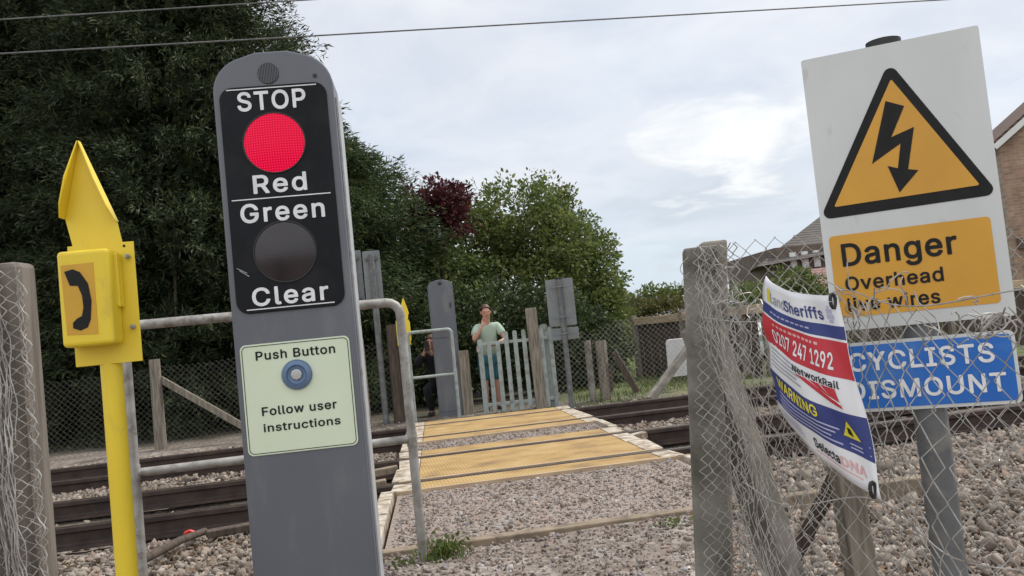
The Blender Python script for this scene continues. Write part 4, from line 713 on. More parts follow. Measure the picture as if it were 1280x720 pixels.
guard_rail((a.x, 12.42, -.03), (b.x, 12.55, -.03), 1.24, .024, .60, M['galv_far'], 'tube guard rail in front of the far grey signal cabinet')

# ------------------------------------------------------------------ danger sign and its far twin
BOLT = [(-.0211, 1.4768), (.0183, 1.4571), (-.0184, 1.3877), (.0335, 1.4031), (.0094, 1.3046), (.0312, 1.2988), (-.0153, 1.2524), (-.0342, 1.3196), (-.0125, 1.3105), (.0002, 1.3691), (-.068, 1.3308)]
def warning_sign(base, rz, label, lean=0.0):
    t = thing('warning_sign', label, 'warning sign', base, rz, 'overhead wire warning signs'); t.rotation_euler = (0, lean, rz)
    p = MB(); p.tube([(-.008, .042, -.25), (-.008, .042, 1.618)], .038, 20); post = p.build('post', M['post_grey'], t, smooth=True)
    cp = MB(); cp.tube([(-.008, .042, 1.606), (-.008, .042, 1.634)], .041, 20); cp.build('cap', M['black_rubber'], post, smooth=True)
    pl_ = MB(); pl_.prism(rounded(-.202, .196, .934, 1.616, .006, 3), 0, .003); plate = pl_.build('danger_plate', [M['sign_white']], t)
    bk = MB(); bk.prism(rounded(-.2015, .1955, .9345, 1.6155, .006, 3), .0032, .0045); bk.build('plate_back', M['sign_back'], plate)
    def tri(sz, r, y0, y1, mat, parent, name):
        A, B, C = sz; pts = []
        for P0, P1, P2 in ((C, A, B), (A, B, C), (B, C, A)):
            p, a_, c_ = Vector(P1), Vector(P0), Vector(P2)
            d1 = (a_ - p).normalized(); d2 = (c_ - p).normalized(); bis = (d1 + d2).normalized(); half = d1.angle(d2) / 2
            cen = p + bis * (r / math.sin(half)); t0 = (p + d1 * (r / math.tan(half)) - cen); t1 = (p + d2 * (r / math.tan(half)) - cen)
            a0 = math.atan2(t0.y, t0.x); a1 = math.atan2(t1.y, t1.x); da = (a1 - a0 + math.pi) % (2 * math.pi) - math.pi
            for k in range(6): aa = a0 + da * k / 5; pts.append((cen.x + r * math.cos(aa), cen.y + r * math.sin(aa)))
        mb = MB(); mb.prism(pts, y0, y1); return mb.build(name, mat, parent)
    tb_ = tri(((-.003, 1.572), (-.203, 1.212), (.193, 1.216)), .016, -.0012, -.0002, M['black_text'], plate, 'triangle_border')
    tri(((-.003, 1.528), (-.166, 1.239), (.156, 1.243)), .003, -.0024, -.0014, M['sign_amber'], plate, 'triangle')
    bo = MB(); bo.prism(BOLT, -.0036, -.0026); bo.build('lightning_symbol', M['black_text'], plate)
    yb = MB(); yb.prism(rounded(-.187, .168, .966, 1.168, .010, 5), -.0012, -.0002); amb = yb.build('amber_panel', M['sign_amber'], plate)
    tx = lambda body, u0, u1, z0, z1, bd: text_part('lettering', body, u0, u1, z0, z1, -.0014, M['black_text'], amb, bd, 1.02)
    tx('Danger', -.162, .093, 1.090, 1.146, .018); tx('Overhead', -.162, .056, 1.030, 1.064, .010); tx('live wires', -.162, .043, .979, 1.012, .010)
    cy = MB(); cy.prism(rounded(-.215, .186, .733, .902, .014, 5), 0, .003); cyc = cy.build('cyclist_plate', M['sign_white'], t)
    cb = MB(); cb.prism(rounded(-.214, .185, .734, .901, .014, 5), .0032, .0045); cb.build('plate_back', M['sign_back'], cyc)
    ci = MB(); ci.prism(rounded(-.207, .178, .741, .894, .009, 5), -.0012, -.0002); blue = ci.build('blue_field', M['sign_blue'], cyc)
    tw = lambda body, u0, u1, z0, z1: text_part('lettering', body, u0, u1, z0, z1, -.0014, M['white_text'], blue, 0, 1.05)
    tw('CYCLISTS', -.176, .140, .832, .877); tw('DISMOUNT', -.182, .158, .763, .807)
    for z in (1.50, 1.06, .82):
        rl = MB(); rl.box((-.008, .0085, z), (.30 if z > .9 else .32, .006, .030)); ro = rl.build('mounting_rail', M['sign_back'], t)
        ck = MB(); ck.box((-.008, .047, z), (.088, .070, .018)); ck.build('clip', M['sign_back'], ro, bevel=.003)
    return t
warning_sign((.965, 2.1, 0), RAD(-22), 'white and amber Danger overhead wires sign with a blue cyclists sign below')
q = gnd(713, 503, -.03)
warning_sign((q.x, 12.75, 0.16), RAD(172), 'plain grey back of a warning sign on a post just right of the palisade gate')

# ------------------------------------------------------------------ near chain link fence on the right
def tilt_post(mb, base, top, w_, d_, rz):
    base, top = Vector(base), Vector(top); R = Matrix.Rotation(rz, 3, 'Z')
    P = []
    for p in (base, top):
        for i, j in ((-1, -1), (1, -1), (1, 1), (-1, 1)): P.append(p + R @ Vector((i * w_ / 2, j * d_ / 2, 0)))
    mb.add(P, [(3, 2, 1, 0), (4, 5, 6, 7), (0, 1, 5, 4), (1, 2, 6, 5), (2, 3, 7, 6), (3, 0, 4, 7)])
fen = thing('chain_link_fence', 'torn chain link fence on a leaning concrete post in the right foreground', 'fence', (.55, 2.72, 0))
def under(o, t): o.parent = t; o.matrix_parent_inverse = t.matrix_basis.inverted(); return o
mb = MB(); tilt_post(mb, (.502, 2.78, -.2), (.604, 2.78, 1.222), .106, .105, RAD(-9)); under(mb.build('post', M['concrete_dark'], None, bevel=.008), fen)
mb = MB(); tilt_post(mb, (.53, 2.87, -.2), (.668, 2.87, 1.245), .082, .085, RAD(-4)); under(mb.build('post', M['concrete'], None, bevel=.008), fen)
mb = MB(); mb.beam((.590, 2.82, .98), (.875, 3.05, -.15), .105, .10); under(mb.build('strut', M['concrete'], None, bevel=.008), fen)
mb = MB(); tilt_post(mb, (1.085, 3.02, -.2), (1.050, 3.02, .62), .085, .085, .1); under(mb.build('timber_post', M['timber'], None, bevel=.006), fen)
mb = MB(); mb.beam((1.04, 3.05, .42), (.84, 3.22, .0), .045, .045); under(mb.build('timber_strut', M['timber_dark'], None, bevel=.004), fen)
# loose front bay: swings towards the camera and sags
LP0, LP1 = Vector((.560, 2.66)), Vector((.935, 1.22))
def loose(t, z):
    q_ = t / 1.49; p = LP0 + (LP1 - LP0) * q_; nx = Vector((LP1.y - LP0.y, -(LP1.x - LP0.x))).normalized()
    bulge = .028 * math.sin(t * 9.1 + z * 3) + .018 * math.sin(z * 11 + t * 5) + .03 * math.sin(math.pi * min(1, max(0, q_))) * (1.0 - z)
    skew = .10 * (z - .5) * 0
    return Vector((p.x - nx.x * bulge, p.y - nx.y * bulge, z - .02 * math.sin(t * 7)))
def loose_top(t): return 1.215 - .215 * min(1, max(0, (t - .10) / .42)) + .02 * math.sin(t * 17)
o = chain_link('wire_mesh', loose, .02, 1.49, -.02, loose_top, .0335, .00145, M['wire'], None, noise=.0028, seed=5); under(o, fen)
def loose_fold(t, z):                     # the torn end doubled back over itself beside the post
    p = loose(t, z); return p + Vector((.020 + .014 * math.sin(z * 9 + t * 6), .012 * math.sin(z * 13), -.012))
o = chain_link('wire_mesh', loose_fold, .03, .52, -.02, lambda t: loose_top(t) - .03, .026, .0014, M['wire'], None, noise=.004, seed=6); under(o, fen)
# mesh folded over the post
def wrap(t, z):
    # front face of the leaning post, then a little beyond its left edge
    x = .462 + (z + .2) / 1.42 * .106 + t; y = 2.700 - .010 * math.sin(z * 14) - .008 * math.sin(t * 60)
    return Vector((x + .006 * math.sin(z * 23), y, z))
o = chain_link('wire_mesh', wrap, -.004, .140, -.02, 1.228, .0175, .0016, M['wire'], None, noise=.0025, seed=8); under(o, fen)
# back bay running along the railway
def back_bay(t, z): return Vector((.655 + t * .985, 2.93 + t * .17, z + .01 * math.sin(t * 4)))
o = chain_link('wire_mesh', back_bay, 0, 2.9, -.02, lambda t: 1.27, .036, .0014, M['wire'], None, noise=.001, seed=9); under(o, fen)
# line wires, with snapped and curled ends along the sagging top
lw = MB()
r_ = random.Random(21)
for z0, dz in ((1.0, .0), (.52, 0)):
    pts = [loose(t, z0 + dz + .012 * math.sin(t * 12)) for t in np.linspace(.1, 1.48, 40)]; lw.tube(pts, .0016, 5)
for k in range(46):
    t = r_.uniform(.12, 1.4); p = loose(t, loose_top(t) - r_.uniform(0, .05)); pts = [p]; d = Vector((r_.gauss(0, 1), r_.gauss(0, 1), r_.uniform(-.2, 1.2))).normalized()
    for j in range(r_.randint(3, 6)):
        d = (d + Vector((r_.gauss(0, .5), r_.gauss(0, .5), r_.gauss(-.1, .5)))).normalized(); p = p + d * r_.uniform(.012, .028); pts.append(p)
    lw.tube(pts, .0014, 5)
for k in range(5):     # tangle near the right edge of the sign
    c = loose(1.09 + .01 * k, .955); pts = [c + Vector((.022 * math.cos(a * 1.3 + k), .02 * math.sin(a * .7 + k), .022 * math.sin(a * 1.1 + k * 2))) for a in np.linspace(0, 7, 20)]
    lw.tube(pts, .0015, 5)
for k in range(4):     # loose loops on the left of the post top
    z0 = 1.15 - .045 * k; pts = [Vector((.548 - .028 * math.sin(a), 2.70, z0 + .04 - .05 * a / math.pi * 1.4)) for a in np.linspace(0, math.pi, 9)]
    lw.tube(pts, .0013, 5)
under(lw.build('line_wire', M['wire'], None), fen)

# ------------------------------------------------------------------ post with folded mesh on the far left edge
lf = thing('fence_post', 'weathered grey gate post wrapped in crumpled wire mesh at the left edge', 'fence post', (-.80, 1.6, 0))
mb = MB(); tilt_post(mb, (-.925, 1.595, -.2), (-.936, 1.595, 1.225), .125, .06, RAD(-6)); under(mb.build('post', M['timber_old'], None, bevel=.01), lf)
def wrap_l(t, z):
    x0 = -1.000 - .008 * (z + .2) / 1.42
    if t < .138: return Vector((x0 + t, 1.545 - .012 * math.sin(t * 70) - .008 * math.sin(z * 17), z))
    return Vector((x0 + .138 + .010 * math.sin(t * 40 + z * 3), 1.545 + (t - .138), z))
o = chain_link('wire_mesh', wrap_l, 0, .165, -.02, 1.212, .0105, .0011, M['wire'], None, noise=.0020, seed=12); under(o, lf)
cw = MB(); r_ = random.Random(4)
for k in range(120):
    t = r_.uniform(0, .13); z = r_.uniform(-.1, .95); pts = []; ph = r_.uniform(0, 6)
    for j in range(14): pts.append(wrap_l(t + .003 * math.sin(j * 1.3 + ph) - j * .0006, z + j * .022) + Vector((0, -.005 - .003 * math.sin(j * .9 + ph), 0)))
    cw.tube(pts, .0009, 4)
for k in range(26):    # the selvedge loops down the right hand edge
    z = .0 + k * .046; x0 = -.862 - .008 * (z + .2) / 1.42 + .006
    cw.tube([Vector((x0 + .008 * math.sin(a) + r_.gauss(0, .0012), 1.552, z + .058 * a / (2 * math.pi))) for a in np.linspace(0, 2 * math.pi, 9)], .0012, 5)
under(cw.build('loose_wire', M['wire'], None), lf)

# ------------------------------------------------------------------ curled poster on the fence
TL, TR, BR, BL = Vector((.650, 2.25, 1.091)), Vector((.722, 1.965, 1.020)), Vector((.716, 1.83, .592)), Vector((.640, 2.17, .722))
def poster(u, v, lift=0.0):
    p = (TL * (1 - u) + TR * u) * (1 - v) + (BL * (1 - u) + BR * u) * v
    nrm = Vector((-.96, -.27, 0)).normalized()
    bul = .020 * math.sin(math.pi * u) + .030 * math.sin(math.pi * v) * (1 - u) ** 1.2 + .006 * math.sin(v * 9 + u * 4) + .0035 * math.sin(17 * u - 11 * v) * u + .003 * math.sin(23 * v + 9 * u) * (1 - u) + .010 * math.exp(-((u - 1) ** 2 + (v - .03) ** 2) / .02) + .008 * math.exp(-((u - .95) ** 2 + (v - .96) ** 2) / .015)
    dz = -.014 * math.sin(math.pi * u) * (1 - .2 * v)
    return p + nrm * (bul + lift) + Vector((0, 0, dz))
pt = thing('warning_poster', 'curled white, red and navy warning poster tied to the wire fence', 'poster', BL)
def sheet(name, u0, u1, v0, v1, mat, lift, parent, nu=16, nv=16, thick=0.0):
    V = []; F = []
    for j in range(nv + 1):
        for i in range(nu + 1): V.append(poster(u0 + (u1 - u0) * i / nu, v0 + (v1 - v0) * j / nv, lift))
    for j in range(nv):
        for i in range(nu): a_ = j * (nu + 1) + i; F.append((a_, a_ + nu + 1, a_ + nu + 2, a_ + 1))
    mb = MB(); mb.add(V, F); o = mb.build(name, mat, None, smooth=True); o.parent = parent
    o.matrix_parent_inverse = Matrix.Translation(-BL)
    if thick: s_ = o.modifiers.new('thick', 'SOLIDIFY'); s_.thickness = thick; s_.offset = 0
    return o
sht = sheet('sheet', 0, 1, 0, 1, M['poster_white'], 0, pt, 20, 24, .0012)
def ps(*a, **k):
    o = sheet(*a, **k); return o
ps('navy_band', .0, 1, .165, .235, M['poster_navy'], .0012, pt); ps('red_panel', .0, 1, .248, .440, M['poster_red'], .0012, pt); ps('navy_panel', .0, 1, .622, .835, M['poster_navy'], .0012, pt)
def ptext(body, u0, u1, vb, vt, mat, bold=0, lift=.0024, skew=0.0):
    V, F = text_mesh(body, bold, 1.0); mb = MB()
    mb.add([poster(u0 + a_ * (u1 - u0), vb + (vt - vb) * b_ + skew * a_, lift) for a_, b_ in V], F)
    o = mb.build('lettering', mat, None); o.parent = pt; o.matrix_parent_inverse = Matrix.Translation(-BL)
ps('logo_mark', .09, .15, .055, .145, M['poster_yellow'], .0016, pt, 3, 3)
ptext('Land', .15, .37, .140, .072, M['poster_grey'], .0); ptext('Sheriffs', .37, .80, .140, .072, M['poster_navy'], .02)
for k, (u0, u1, v0, v1) in enumerate(((.855, .915, .075, .10), (.845, .925, .105, .13), (.86, .91, .135, .15), (.875, .895, .058, .072))): ps('crest', u0, u1, v0, v1, M['poster_lilac'], .0016, pt, 2, 2)
for k in range(9): ps('small_print', .14 + .028 * k * 2, .14 + .028 * k * 2 + .04, .196, .206, M['poster_lilac'], .0018, pt, 2, 1)
for k in range(11): ps('small_print', .16 + .05 * k, .16 + .05 * k + (.036 if k % 3 else .028), .272, .288, M['poster_pink'], .0018, pt, 2, 1)
ptext('0207 247 1292', .13, .83, .405, .315, M['white_text'], .012)
for k in range(5): ps('small_print', .05, .46 - .05 * (k % 2), .462 + .026 * k, .472 + .026 * k, M['poster_grey'], .0018, pt, 8, 1)
ptext('NetworkRail', .38, .86, .499, .460, M['black_text'], 0)
def pquad(A, B, C, D, mat, name, lift, n=10):
    V = []; F = []
    for j in range(n + 1):
        for i in range(n + 1):
            a_, b_ = i / n, j / n
            u = (A[0] * (1 - a_) + B[0] * a_) * (1 - b_) + (D[0] * (1 - a_) + C[0] * a_) * b_
            v = (A[1] * (1 - a_) + B[1] * a_) * (1 - b_) + (D[1] * (1 - a_) + C[1] * a_) * b_
            V.append(poster(u, v, lift))
    for j in range(n):
        for i in range(n): q = j * (n + 1) + i; F.append((q, q + n + 1, q + n + 2, q + 1))
    mb = MB(); mb.add(V, F); o = mb.build(name, mat, None, smooth=True); o.parent = pt; o.matrix_parent_inverse = Matrix.Translation(-BL)
pquad((.40, .507), (.82, .503), (.85, .606), (.85, .604), M['poster_red'], 'logo_mark', .0018)
for (a_, b_, e_) in ((.52, .545, .012), (.66, .68, .004)): pquad((a_, .504), (b_, .504), (.852, .592 - e_), (.852, .584 - e_), M['poster_white'], 'logo_stripe', .0026)
ptext('WARNING', .09, .60, .705, .640, M['poster_yellow'], .02)
for k in range(4): ps('small_print', .10, .74 - .04 * (k % 3), .728 + .026 * k, .737 + .026 * k, M['poster_lilac'], .0018, pt, 8, 1)
pquad((.838, .668), (.842, .668), (.915, .755), (.765, .755), M['poster_yellow'], 'warning_triangle', .0020)
pquad((.825, .700), (.850, .703), (.862, .742), (.820, .735), M['black_text'], 'figure_symbol', .0032)
for k in range(2): ps('small_print', .80, .91, .785 + .02 * k, .792 + .02 * k, M['poster_lilac'], .0018, pt, 3, 1)
ptext('Selecta', .42, .68, .930, .875, M['black_text'], 0); ptext('DNA', .69, .90, .930, .880, M['poster_pink'], .02)
ps('small_print', .42, .86, .945, .952, M['poster_pink'], .0018, pt, 8, 1)
for k in range(4): ps('small_print', .05, .30, .865 + .022 * k, .872 + .022 * k, M['poster_lilac'], .0018, pt, 8, 1)
for u, v in ((.96, .03), (.95, .965)):
    ti = MB(); c = poster(u, v, .004); ti.tube([c + Vector((-.006 * math.cos(a), -.004, .016 * math.sin(a))) for a in np.linspace(0, 6.2, 12)], .004, 6)
    o = ti.build('cable_tie', M['black_rubber'], None, smooth=True); under(o, pt)

# ------------------------------------------------------------------ far side: fences, gate, posts
ff = thing('chain_link_fence', 'low chain link fence on timber posts beyond the tracks, left of the far signal', 'fence', (-5, 12.2, 0), 0, 'chain link fences beyond the tracks')
FA, FB = Vector((-8.2, 11.62)), Vector((-1.75, 12.72))
def fpos(t, z): d = (FB - FA).normalized(); p = FA + d * t; return Vector((p.x, p.y, z + .02 * math.sin(t * 3)))
under(chain_link('wire_mesh', fpos, 0, (FB - FA).length, -.05, lambda t: 1.10 + .04 * math.sin(t * 2.1), .04, .0017, M['wire_far'], None), ff)
for px, py in ((218, 557), (462, 530)):
    g = gnd(px, py, -.05); g = Vector((g.x, FA.y + (g.x - FA.x) * (FB.y - FA.y) / (FB.x - FA.x) + .05, 0))
    mb = MB(); mb.tube([g + Vector((0, 0, -.2)), g + Vector((0, 0, .6)), g + Vector((.0, 0, 1.20))], [.085, .08, .075], 10); under(mb.build('post', M['timber'], None, smooth=True), ff)
    if px == 218:
        mb = MB(); mb.beam(g + Vector((.05, .02, .92)), g + Vector((1.15, .12, .12)), .07, .09); under(mb.build('strut', M['timber'], None, bevel=.006), ff)
fr_ = thing('chain_link_fence', 'low chain link fence beyond the tracks, right of the grey sign back', 'fence', (2.4, 13, 0), 0, 'chain link fences beyond the tracks')
GA, GB = Vector((.52, 12.95)), Vector((6.5, 13.7))
def gpos(t, z): d = (GB - GA).normalized(); p = GA + d * t; return Vector((p.x, p.y, z - .05 * math.sin(t * 1.9)))
under(chain_link('wire_mesh', gpos, 0, (GB - GA).length, -.05, lambda t: 1.16 - .16 * math.exp(-((t - .55) / .22) ** 2), .04, .0018, M['wire'], None), fr_)
for px, py, h, rr, mt_ in ((741, 494, .84, .052, M['concrete']), (757, 490, .82, .085, M['timber'])):
    g = gnd(px, py, -.1); g.y = GA.y + (g.x - GA.x) * .125 + .06; g.x *= g.y / gnd(px, py, -.1).y; g.z = 0
    mb = MB(); mb.tube([g + Vector((0, 0, -.2)), g + Vector((0, 0, h))], rr, 10); under(mb.build('post', mt_, None, smooth=True), fr_)
g = at(767, 440, 13.1)
mb = MB(); mb.beam(g, at(797, 490, 13.0), .06, .09); under(mb.build('strut', M['timber_dark'], None, bevel=.005), fr_)
mb = MB(); mb.beam(at(764, 455, 13.1), at(764, 490, 13.1), .06, .06); under(mb.build('post', M['timber_dark'], None, bevel=.005), fr_)
mb = MB(); mb.beam(at(868, 425, 12.8), at(812, 500, 12.35), .10, .10); under(mb.build('strut', M['concrete'], None, bevel=.006), fr_)
g = at(872, 415, 12.85)
mb = MB(); mb.beam((g.x, g.y, -.2), (g.x, g.y, 1.25), .12, .12); under(mb.build('post', M['concrete'], None, bevel=.006), fr_)

# palisade gate
gt = thing('palisade_gate', 'low pale green metal palisade gate where the man leans', 'gate', (-.58, 12.85, 0), RAD(4))
GW = 1.10
for i in range(9):
    u = .03 + i * (GW - .06) / 8; wide = .072 if i == 0 else .062
    mb = MB(); z0, z1 = (-.06, 1.10) if i else (-.10, 1.02)
    if i in (1, 2): z1 = .97
    mb.prism([(u - wide / 2, z0), (u + wide / 2, z0), (u + wide / 2, z1 - .02), (u + wide * .28, z1), (u - wide * .28, z1), (u - wide / 2, z1 - .02)], -.012, -.002)
    mb.build('pale', M['galv_far'], gt)
for z in (.945, .06):
    mb = MB(); mb.box((GW / 2, .018, z), (GW, .035, .045)); mb.build('rail', M['galv_far'], gt, bevel=.003)
for z in (.95, .08):
    mb = MB(); mb.tube([(GW + .01, .02, z - .05), (GW + .01, .02, z + .05)], .018, 8); mb.build('hinge', M['galv'], gt)
mb = MB(); mb.box((.0, -.02, .88), (.05, .03, .09)); mb.build('latch', M['galv'], gt, bevel=.004)
def lone_post(px, py, Y, h, r_, mat, label, name='timber_post', cat='post', square=False, lean=0.0, group=None):
    g = at(px, py, Y); mb = MB(); p0, p1 = Vector((0, 0, -.2)), Vector((lean, 0, h))
    if square: mb.beam(p0, p1, r_ * 2, r_ * 2)
    else: mb.tube([p0, p0.lerp(p1, .5), p1], [r_ * 1.03, r_, r_ * .97], 12)
    o = mb.build(name, mat, None, bevel=.01 if square else 0, smooth=not square); o.location = (g.x, g.y, 0)
    return tag(o, label, cat, group)
lone_post(677, 505, 12.95, 1.40, .082, M['timber'], 'tall weathered timber gate post on the right of the palisade gate', square=True, lean=-.02)
lone_post(586, 512, 13.0, .88, .075, M['timber'], 'short weathered timber post on the left of the palisade gate', square=True)
lone_post(500, 525, 12.75, 1.36, .085, M['timber_dark'], 'thick brown timber post behind the near guard rail, left of far phone')
# plain palisade piece right of the gate post
pp = thing('palisade_pale', 'single pale green palisade upright between timber gate post and grey sign back', 'fence', (0, 0, 0))
g = at(689, 505, 12.98); pp.location = (g.x, g.y, 0)
mb = MB(); mb.prism([(-.06, -.1), (.06, -.1), (.06, 1.12), (.03, 1.15), (-.03, 1.15), (-.06, 1.12)], 0, .012); mb.build('pale', M['galv_far'], pp)
mb = MB(); mb.box((0, .02, .9), (.10, .025, .04)); mb.build('bracket', M['galv_far'], pp)

# small square backed signs at the far left
def small_sign(px, Y, z0, z1, wd, label):
    g = at(px, 440, Y); t = thing('signal_board', label, 'sign', (g.x, g.y, 0), RAD(180 + 6), 'grey sign backs left of the far signal')
    p = MB(); p.tube([(0, .05, -.2), (0, .05, z1 - .06)], .045, 12); p.build('post', M['post_grey'], t, smooth=True)
    q_ = MB(); q_.prism(rounded(-wd / 2, wd / 2, z0, z1, .02), 0, .012); q_.build('board', M['sign_back'], t)
    for zb_ in (z0 + .08, z1 - .12):
        b_ = MB(); b_.box((0, .03, zb_), (wd * .7, .03, .04)); b_.build('bracket', M['post_grey'], t)
    return t
small_sign(451, 12.85, 1.72, 2.50, .26, 'grey sign back on a post, left one of the pair behind the near signal')
small_sign(475, 12.75, 1.66, 2.46, .25, 'grey sign back on a post, right one of the pair behind the guard rail')

# timber garden fence and the things by it
def panel_fence(A, B, z0, z1, label):
    A, B = Vector(A), Vector(B); d = B - A; ln = d.length
    t = thing('timber_fence', label, 'fence', (A.x, A.y, 0), math.atan2(d.y, d.x))
    n = int(ln / .16)
    for i in range(0, n):
        pass
    bd = MB()
    for i in range(n):
        bd.box((.08 + i * .16, .0 + .012 * (i % 2), (z0 + z1) / 2), (.15, .014, z1 - z0))
    bd.build('boards', M['timber_dark'], t)
    cp = MB(); cp.box((ln / 2, -.02, z1 + .03), (ln + .1, .14, .15)); cp.build('capping', M['pale_timber'], t, bevel=.01)
    for u in np.arange(0, ln + .1, 1.83):
        ps_ = MB(); ps_.box((u, -.06, (z0 + z1) / 2 + .05), (.10, .10, z1 - z0 + .22)); ps_.build('post', M['timber'], t, bevel=.008)
    return t
a, b = at(796, 405, 18.2), at(950, 400, 14.4)
panel_fence((a.x, 18.2, 0), (b.x, 14.4, 0), -.25, 1.03, 'brown timber board fence with a pale top plank beyond the far track')
panel_fence((b.x + .1, 14.6, 0), (13.5, 17.2, 0), -.25, 1.0, 'brown timber board fence running behind the blue cyclists sign')
g = at(846, 447, 13.55)
mb = MB(); mb.prism(rounded(-.15, .15, -.29, .29, .05), -.015, .015); o = mb.build('white_board', M['poster_white'], None, bevel=.004); o.location = g; o.rotation_euler = (RAD(8), 0, 0)
tag(o, 'white rounded board leaning in front of the brown timber fence', 'board')
g = at(673, 427, 13.9)

# ------------------------------------------------------------------ van behind the fence
def car():
    g = at(958, 392, 19); t = thing('parked_car', 'white car half hidden behind wire mesh, timber fence and the poster', 'car', (g.x - .72, 19, -.22), RAD(82))
    side = [(0, .28), (3.9, .28), (3.9, .80), (3.75, 1.12), (3.3, 1.50), (2.9, 1.56), (1.7, 1.56), (1.05, 1.08), (.1, .86), (0, .70)]
    mb = MB(); mb.prism(side, -.80, .80); mb.build('body', M['van'], t, bevel=.09, seg=3)
    for y0, y1 in ((-.806, -.800), (.800, .806)):
        wd = MB(); wd.prism([(1.25, 1.08), (3.35, 1.08), (3.05, 1.46), (1.75, 1.46)], y0, y1); wd.build('window', M['dark_glass'], t)
    ws = MB(); ws.add([(1.08, -.62, 1.115), (1.08, .62, 1.115), (1.62, .55, 1.52), (1.62, -.55, 1.52)], [(0, 3, 2, 1)]); ws.build('windscreen', M['dark_glass'], t)
    for u in (.75, 3.1):
        for y0 in (-.78, .60):
            wh = MB(); wh.tube([(u, y0, .30), (u, y0 + .18, .30)], .30, 20); wh.build('wheel', M['black_rubber'], t, smooth=True)
    for y0 in (-.55, .55):
        hl = MB(); hl.box((.04, y0, .68), (.10, .34, .15)); hl.build('headlight', M['steel'], t, bevel=.03)
car()

# ------------------------------------------------------------------ overhead wires
def wire(p0, p1, r_, label, sag=.05):
    d = (p1 - p0).normalized(); a_, b_ = p0 - d * 18, p1 + d * 18
    pts = [a_.lerp(b_, k / 40) + Vector((0, 0, -sag * (1 - (k / 20 - 1) ** 2))) for k in range(41)]
    mb = MB(); mb.tube(pts, r_, 6); return tag(mb.build('overhead_wire', M['post_grey'], None, smooth=True), label, 'wire', 'overhead line wires')
wire(Vector((-5.02, 8.9, 4.46)), Vector((5.28, 10.7, 4.648)), .0085, 'lower overhead wire, crossing the whole sky to the top of the sign', .02)
wire(Vector((-4.985, 8.9, 4.819)), Vector((-2.061, 9.42, 4.918)), .0075, 'upper overhead wire, seen only against the dark trees', .02)

# ------------------------------------------------------------------ trees
def leaves(name, C, D, size, asp, mat, parent, droop=.0, bend=.25):
    """leaf blades at points C with outward directions D"""
    n = len(C); C = np.asarray(C); D = np.asarray(D)
    d = D + nr.normal(0, .55, (n, 3)); d[:, 2] -= droop; d /= np.linalg.norm(d, axis=1)[:, None]
    u = nr.normal(size=(n, 3)); s = np.cross(d, u); s /= np.linalg.norm(s, axis=1)[:, None] + 1e-9
    nn = np.cross(s, d)
    ln = (size * np.exp(np.clip(nr.normal(0, .3, n), -.6, .55)))[:, None]; wd = ln * asp
    a = C; b = C + d * ln * .45 + s * wd * .5 + nn * ln * bend * .3; c = C + d * ln - nn * ln * bend * .2; e = C + d * ln * .45 - s * wd * .5 + nn * ln * bend * .3
    V = np.stack([a, b, c, e], 1).reshape(-1, 3); F = np.arange(n * 4).reshape(n, 4)
    return np_obj(name, V, F, mat, parent)
def blob_points(blobs, clump_r, n_clump, per, shell=.55):
    """clumps of leaf points through a set of ellipsoids: (centre, radii)"""
    vol = np.array([b[1][0] * b[1][1] * b[1][2] for b in blobs]) ** .67; pr = vol / vol.sum()
    P = []; D = []
    for b, f_ in zip(blobs, pr):
        k = max(3, int(n_clump * f_)); q = nr.normal(size=(k, 3)); q /= np.linalg.norm(q, axis=1)[:, None]
        rr = nr.uniform(shell, 1.06, k) ** .8
        c = np.array(b[0]) + q * rr[:, None] * np.array(b[1])
        off_ = nr.normal(0, 1, (k, per, 3)); off_ /= np.linalg.norm(off_, axis=2)[:, :, None]
        off_ *= (nr.uniform(.2, 1, (k, per, 1)) ** .6) * clump_r * nr.uniform(.6, 1.35, (k, 1, 1)) * np.array([1, 1, .75])
        P.append((c[:, None, :] + off_).reshape(-1, 3)); D.append((q[:, None, :] * .6 + off_ / clump_r).reshape(-1, 3))
    P = np.concatenate(P); D = np.concatenate(D); keep = P[:, 2] > -.15
    return P[keep], D[keep]
def trunk_and_limbs(t, base, h, r_, tips):
    tr = MB(); b0 = Vector(base); pts = [b0 + Vector((.06 * math.sin(k * 1.7), .05 * math.cos(k * 1.3), h * k / 6)) for k in range(7)]
    tr.tube(pts, [r_ * (1 - .8 * k / 6) for k in range(7)], 10); under(tr.build('trunk', M['bark'], None, smooth=True), t)
    lb = MB()
    for tp in tips:
        s0 = b0 + Vector((0, 0, h * rnd.uniform(.25, .75))); tp = Vector(tp); md = s0.lerp(tp, .5) + Vector((0, 0, .15))
        lb.tube([s0, md, tp], [r_ * .35, r_ * .22, r_ * .08], 6)
    under(lb.build('limbs', M['bark'], None, smooth=True), t)
def tree(name, label, cat, base, h, r_, blobs, clump_r, n_clump, per, size, asp, mat, group, shell=.5, droop=.1):
    t = thing(name, label, cat, base, 0, group)
    tips = [Vector(b[0]) for b in blobs for _ in range(1)]
    trunk_and_limbs(t, base, h, r_, tips)
    P, D = blob_points(blobs, clump_r, n_clump, per, shell)
    under(leaves('crown', P, D, size, asp, mat, None, droop), t)
    return t
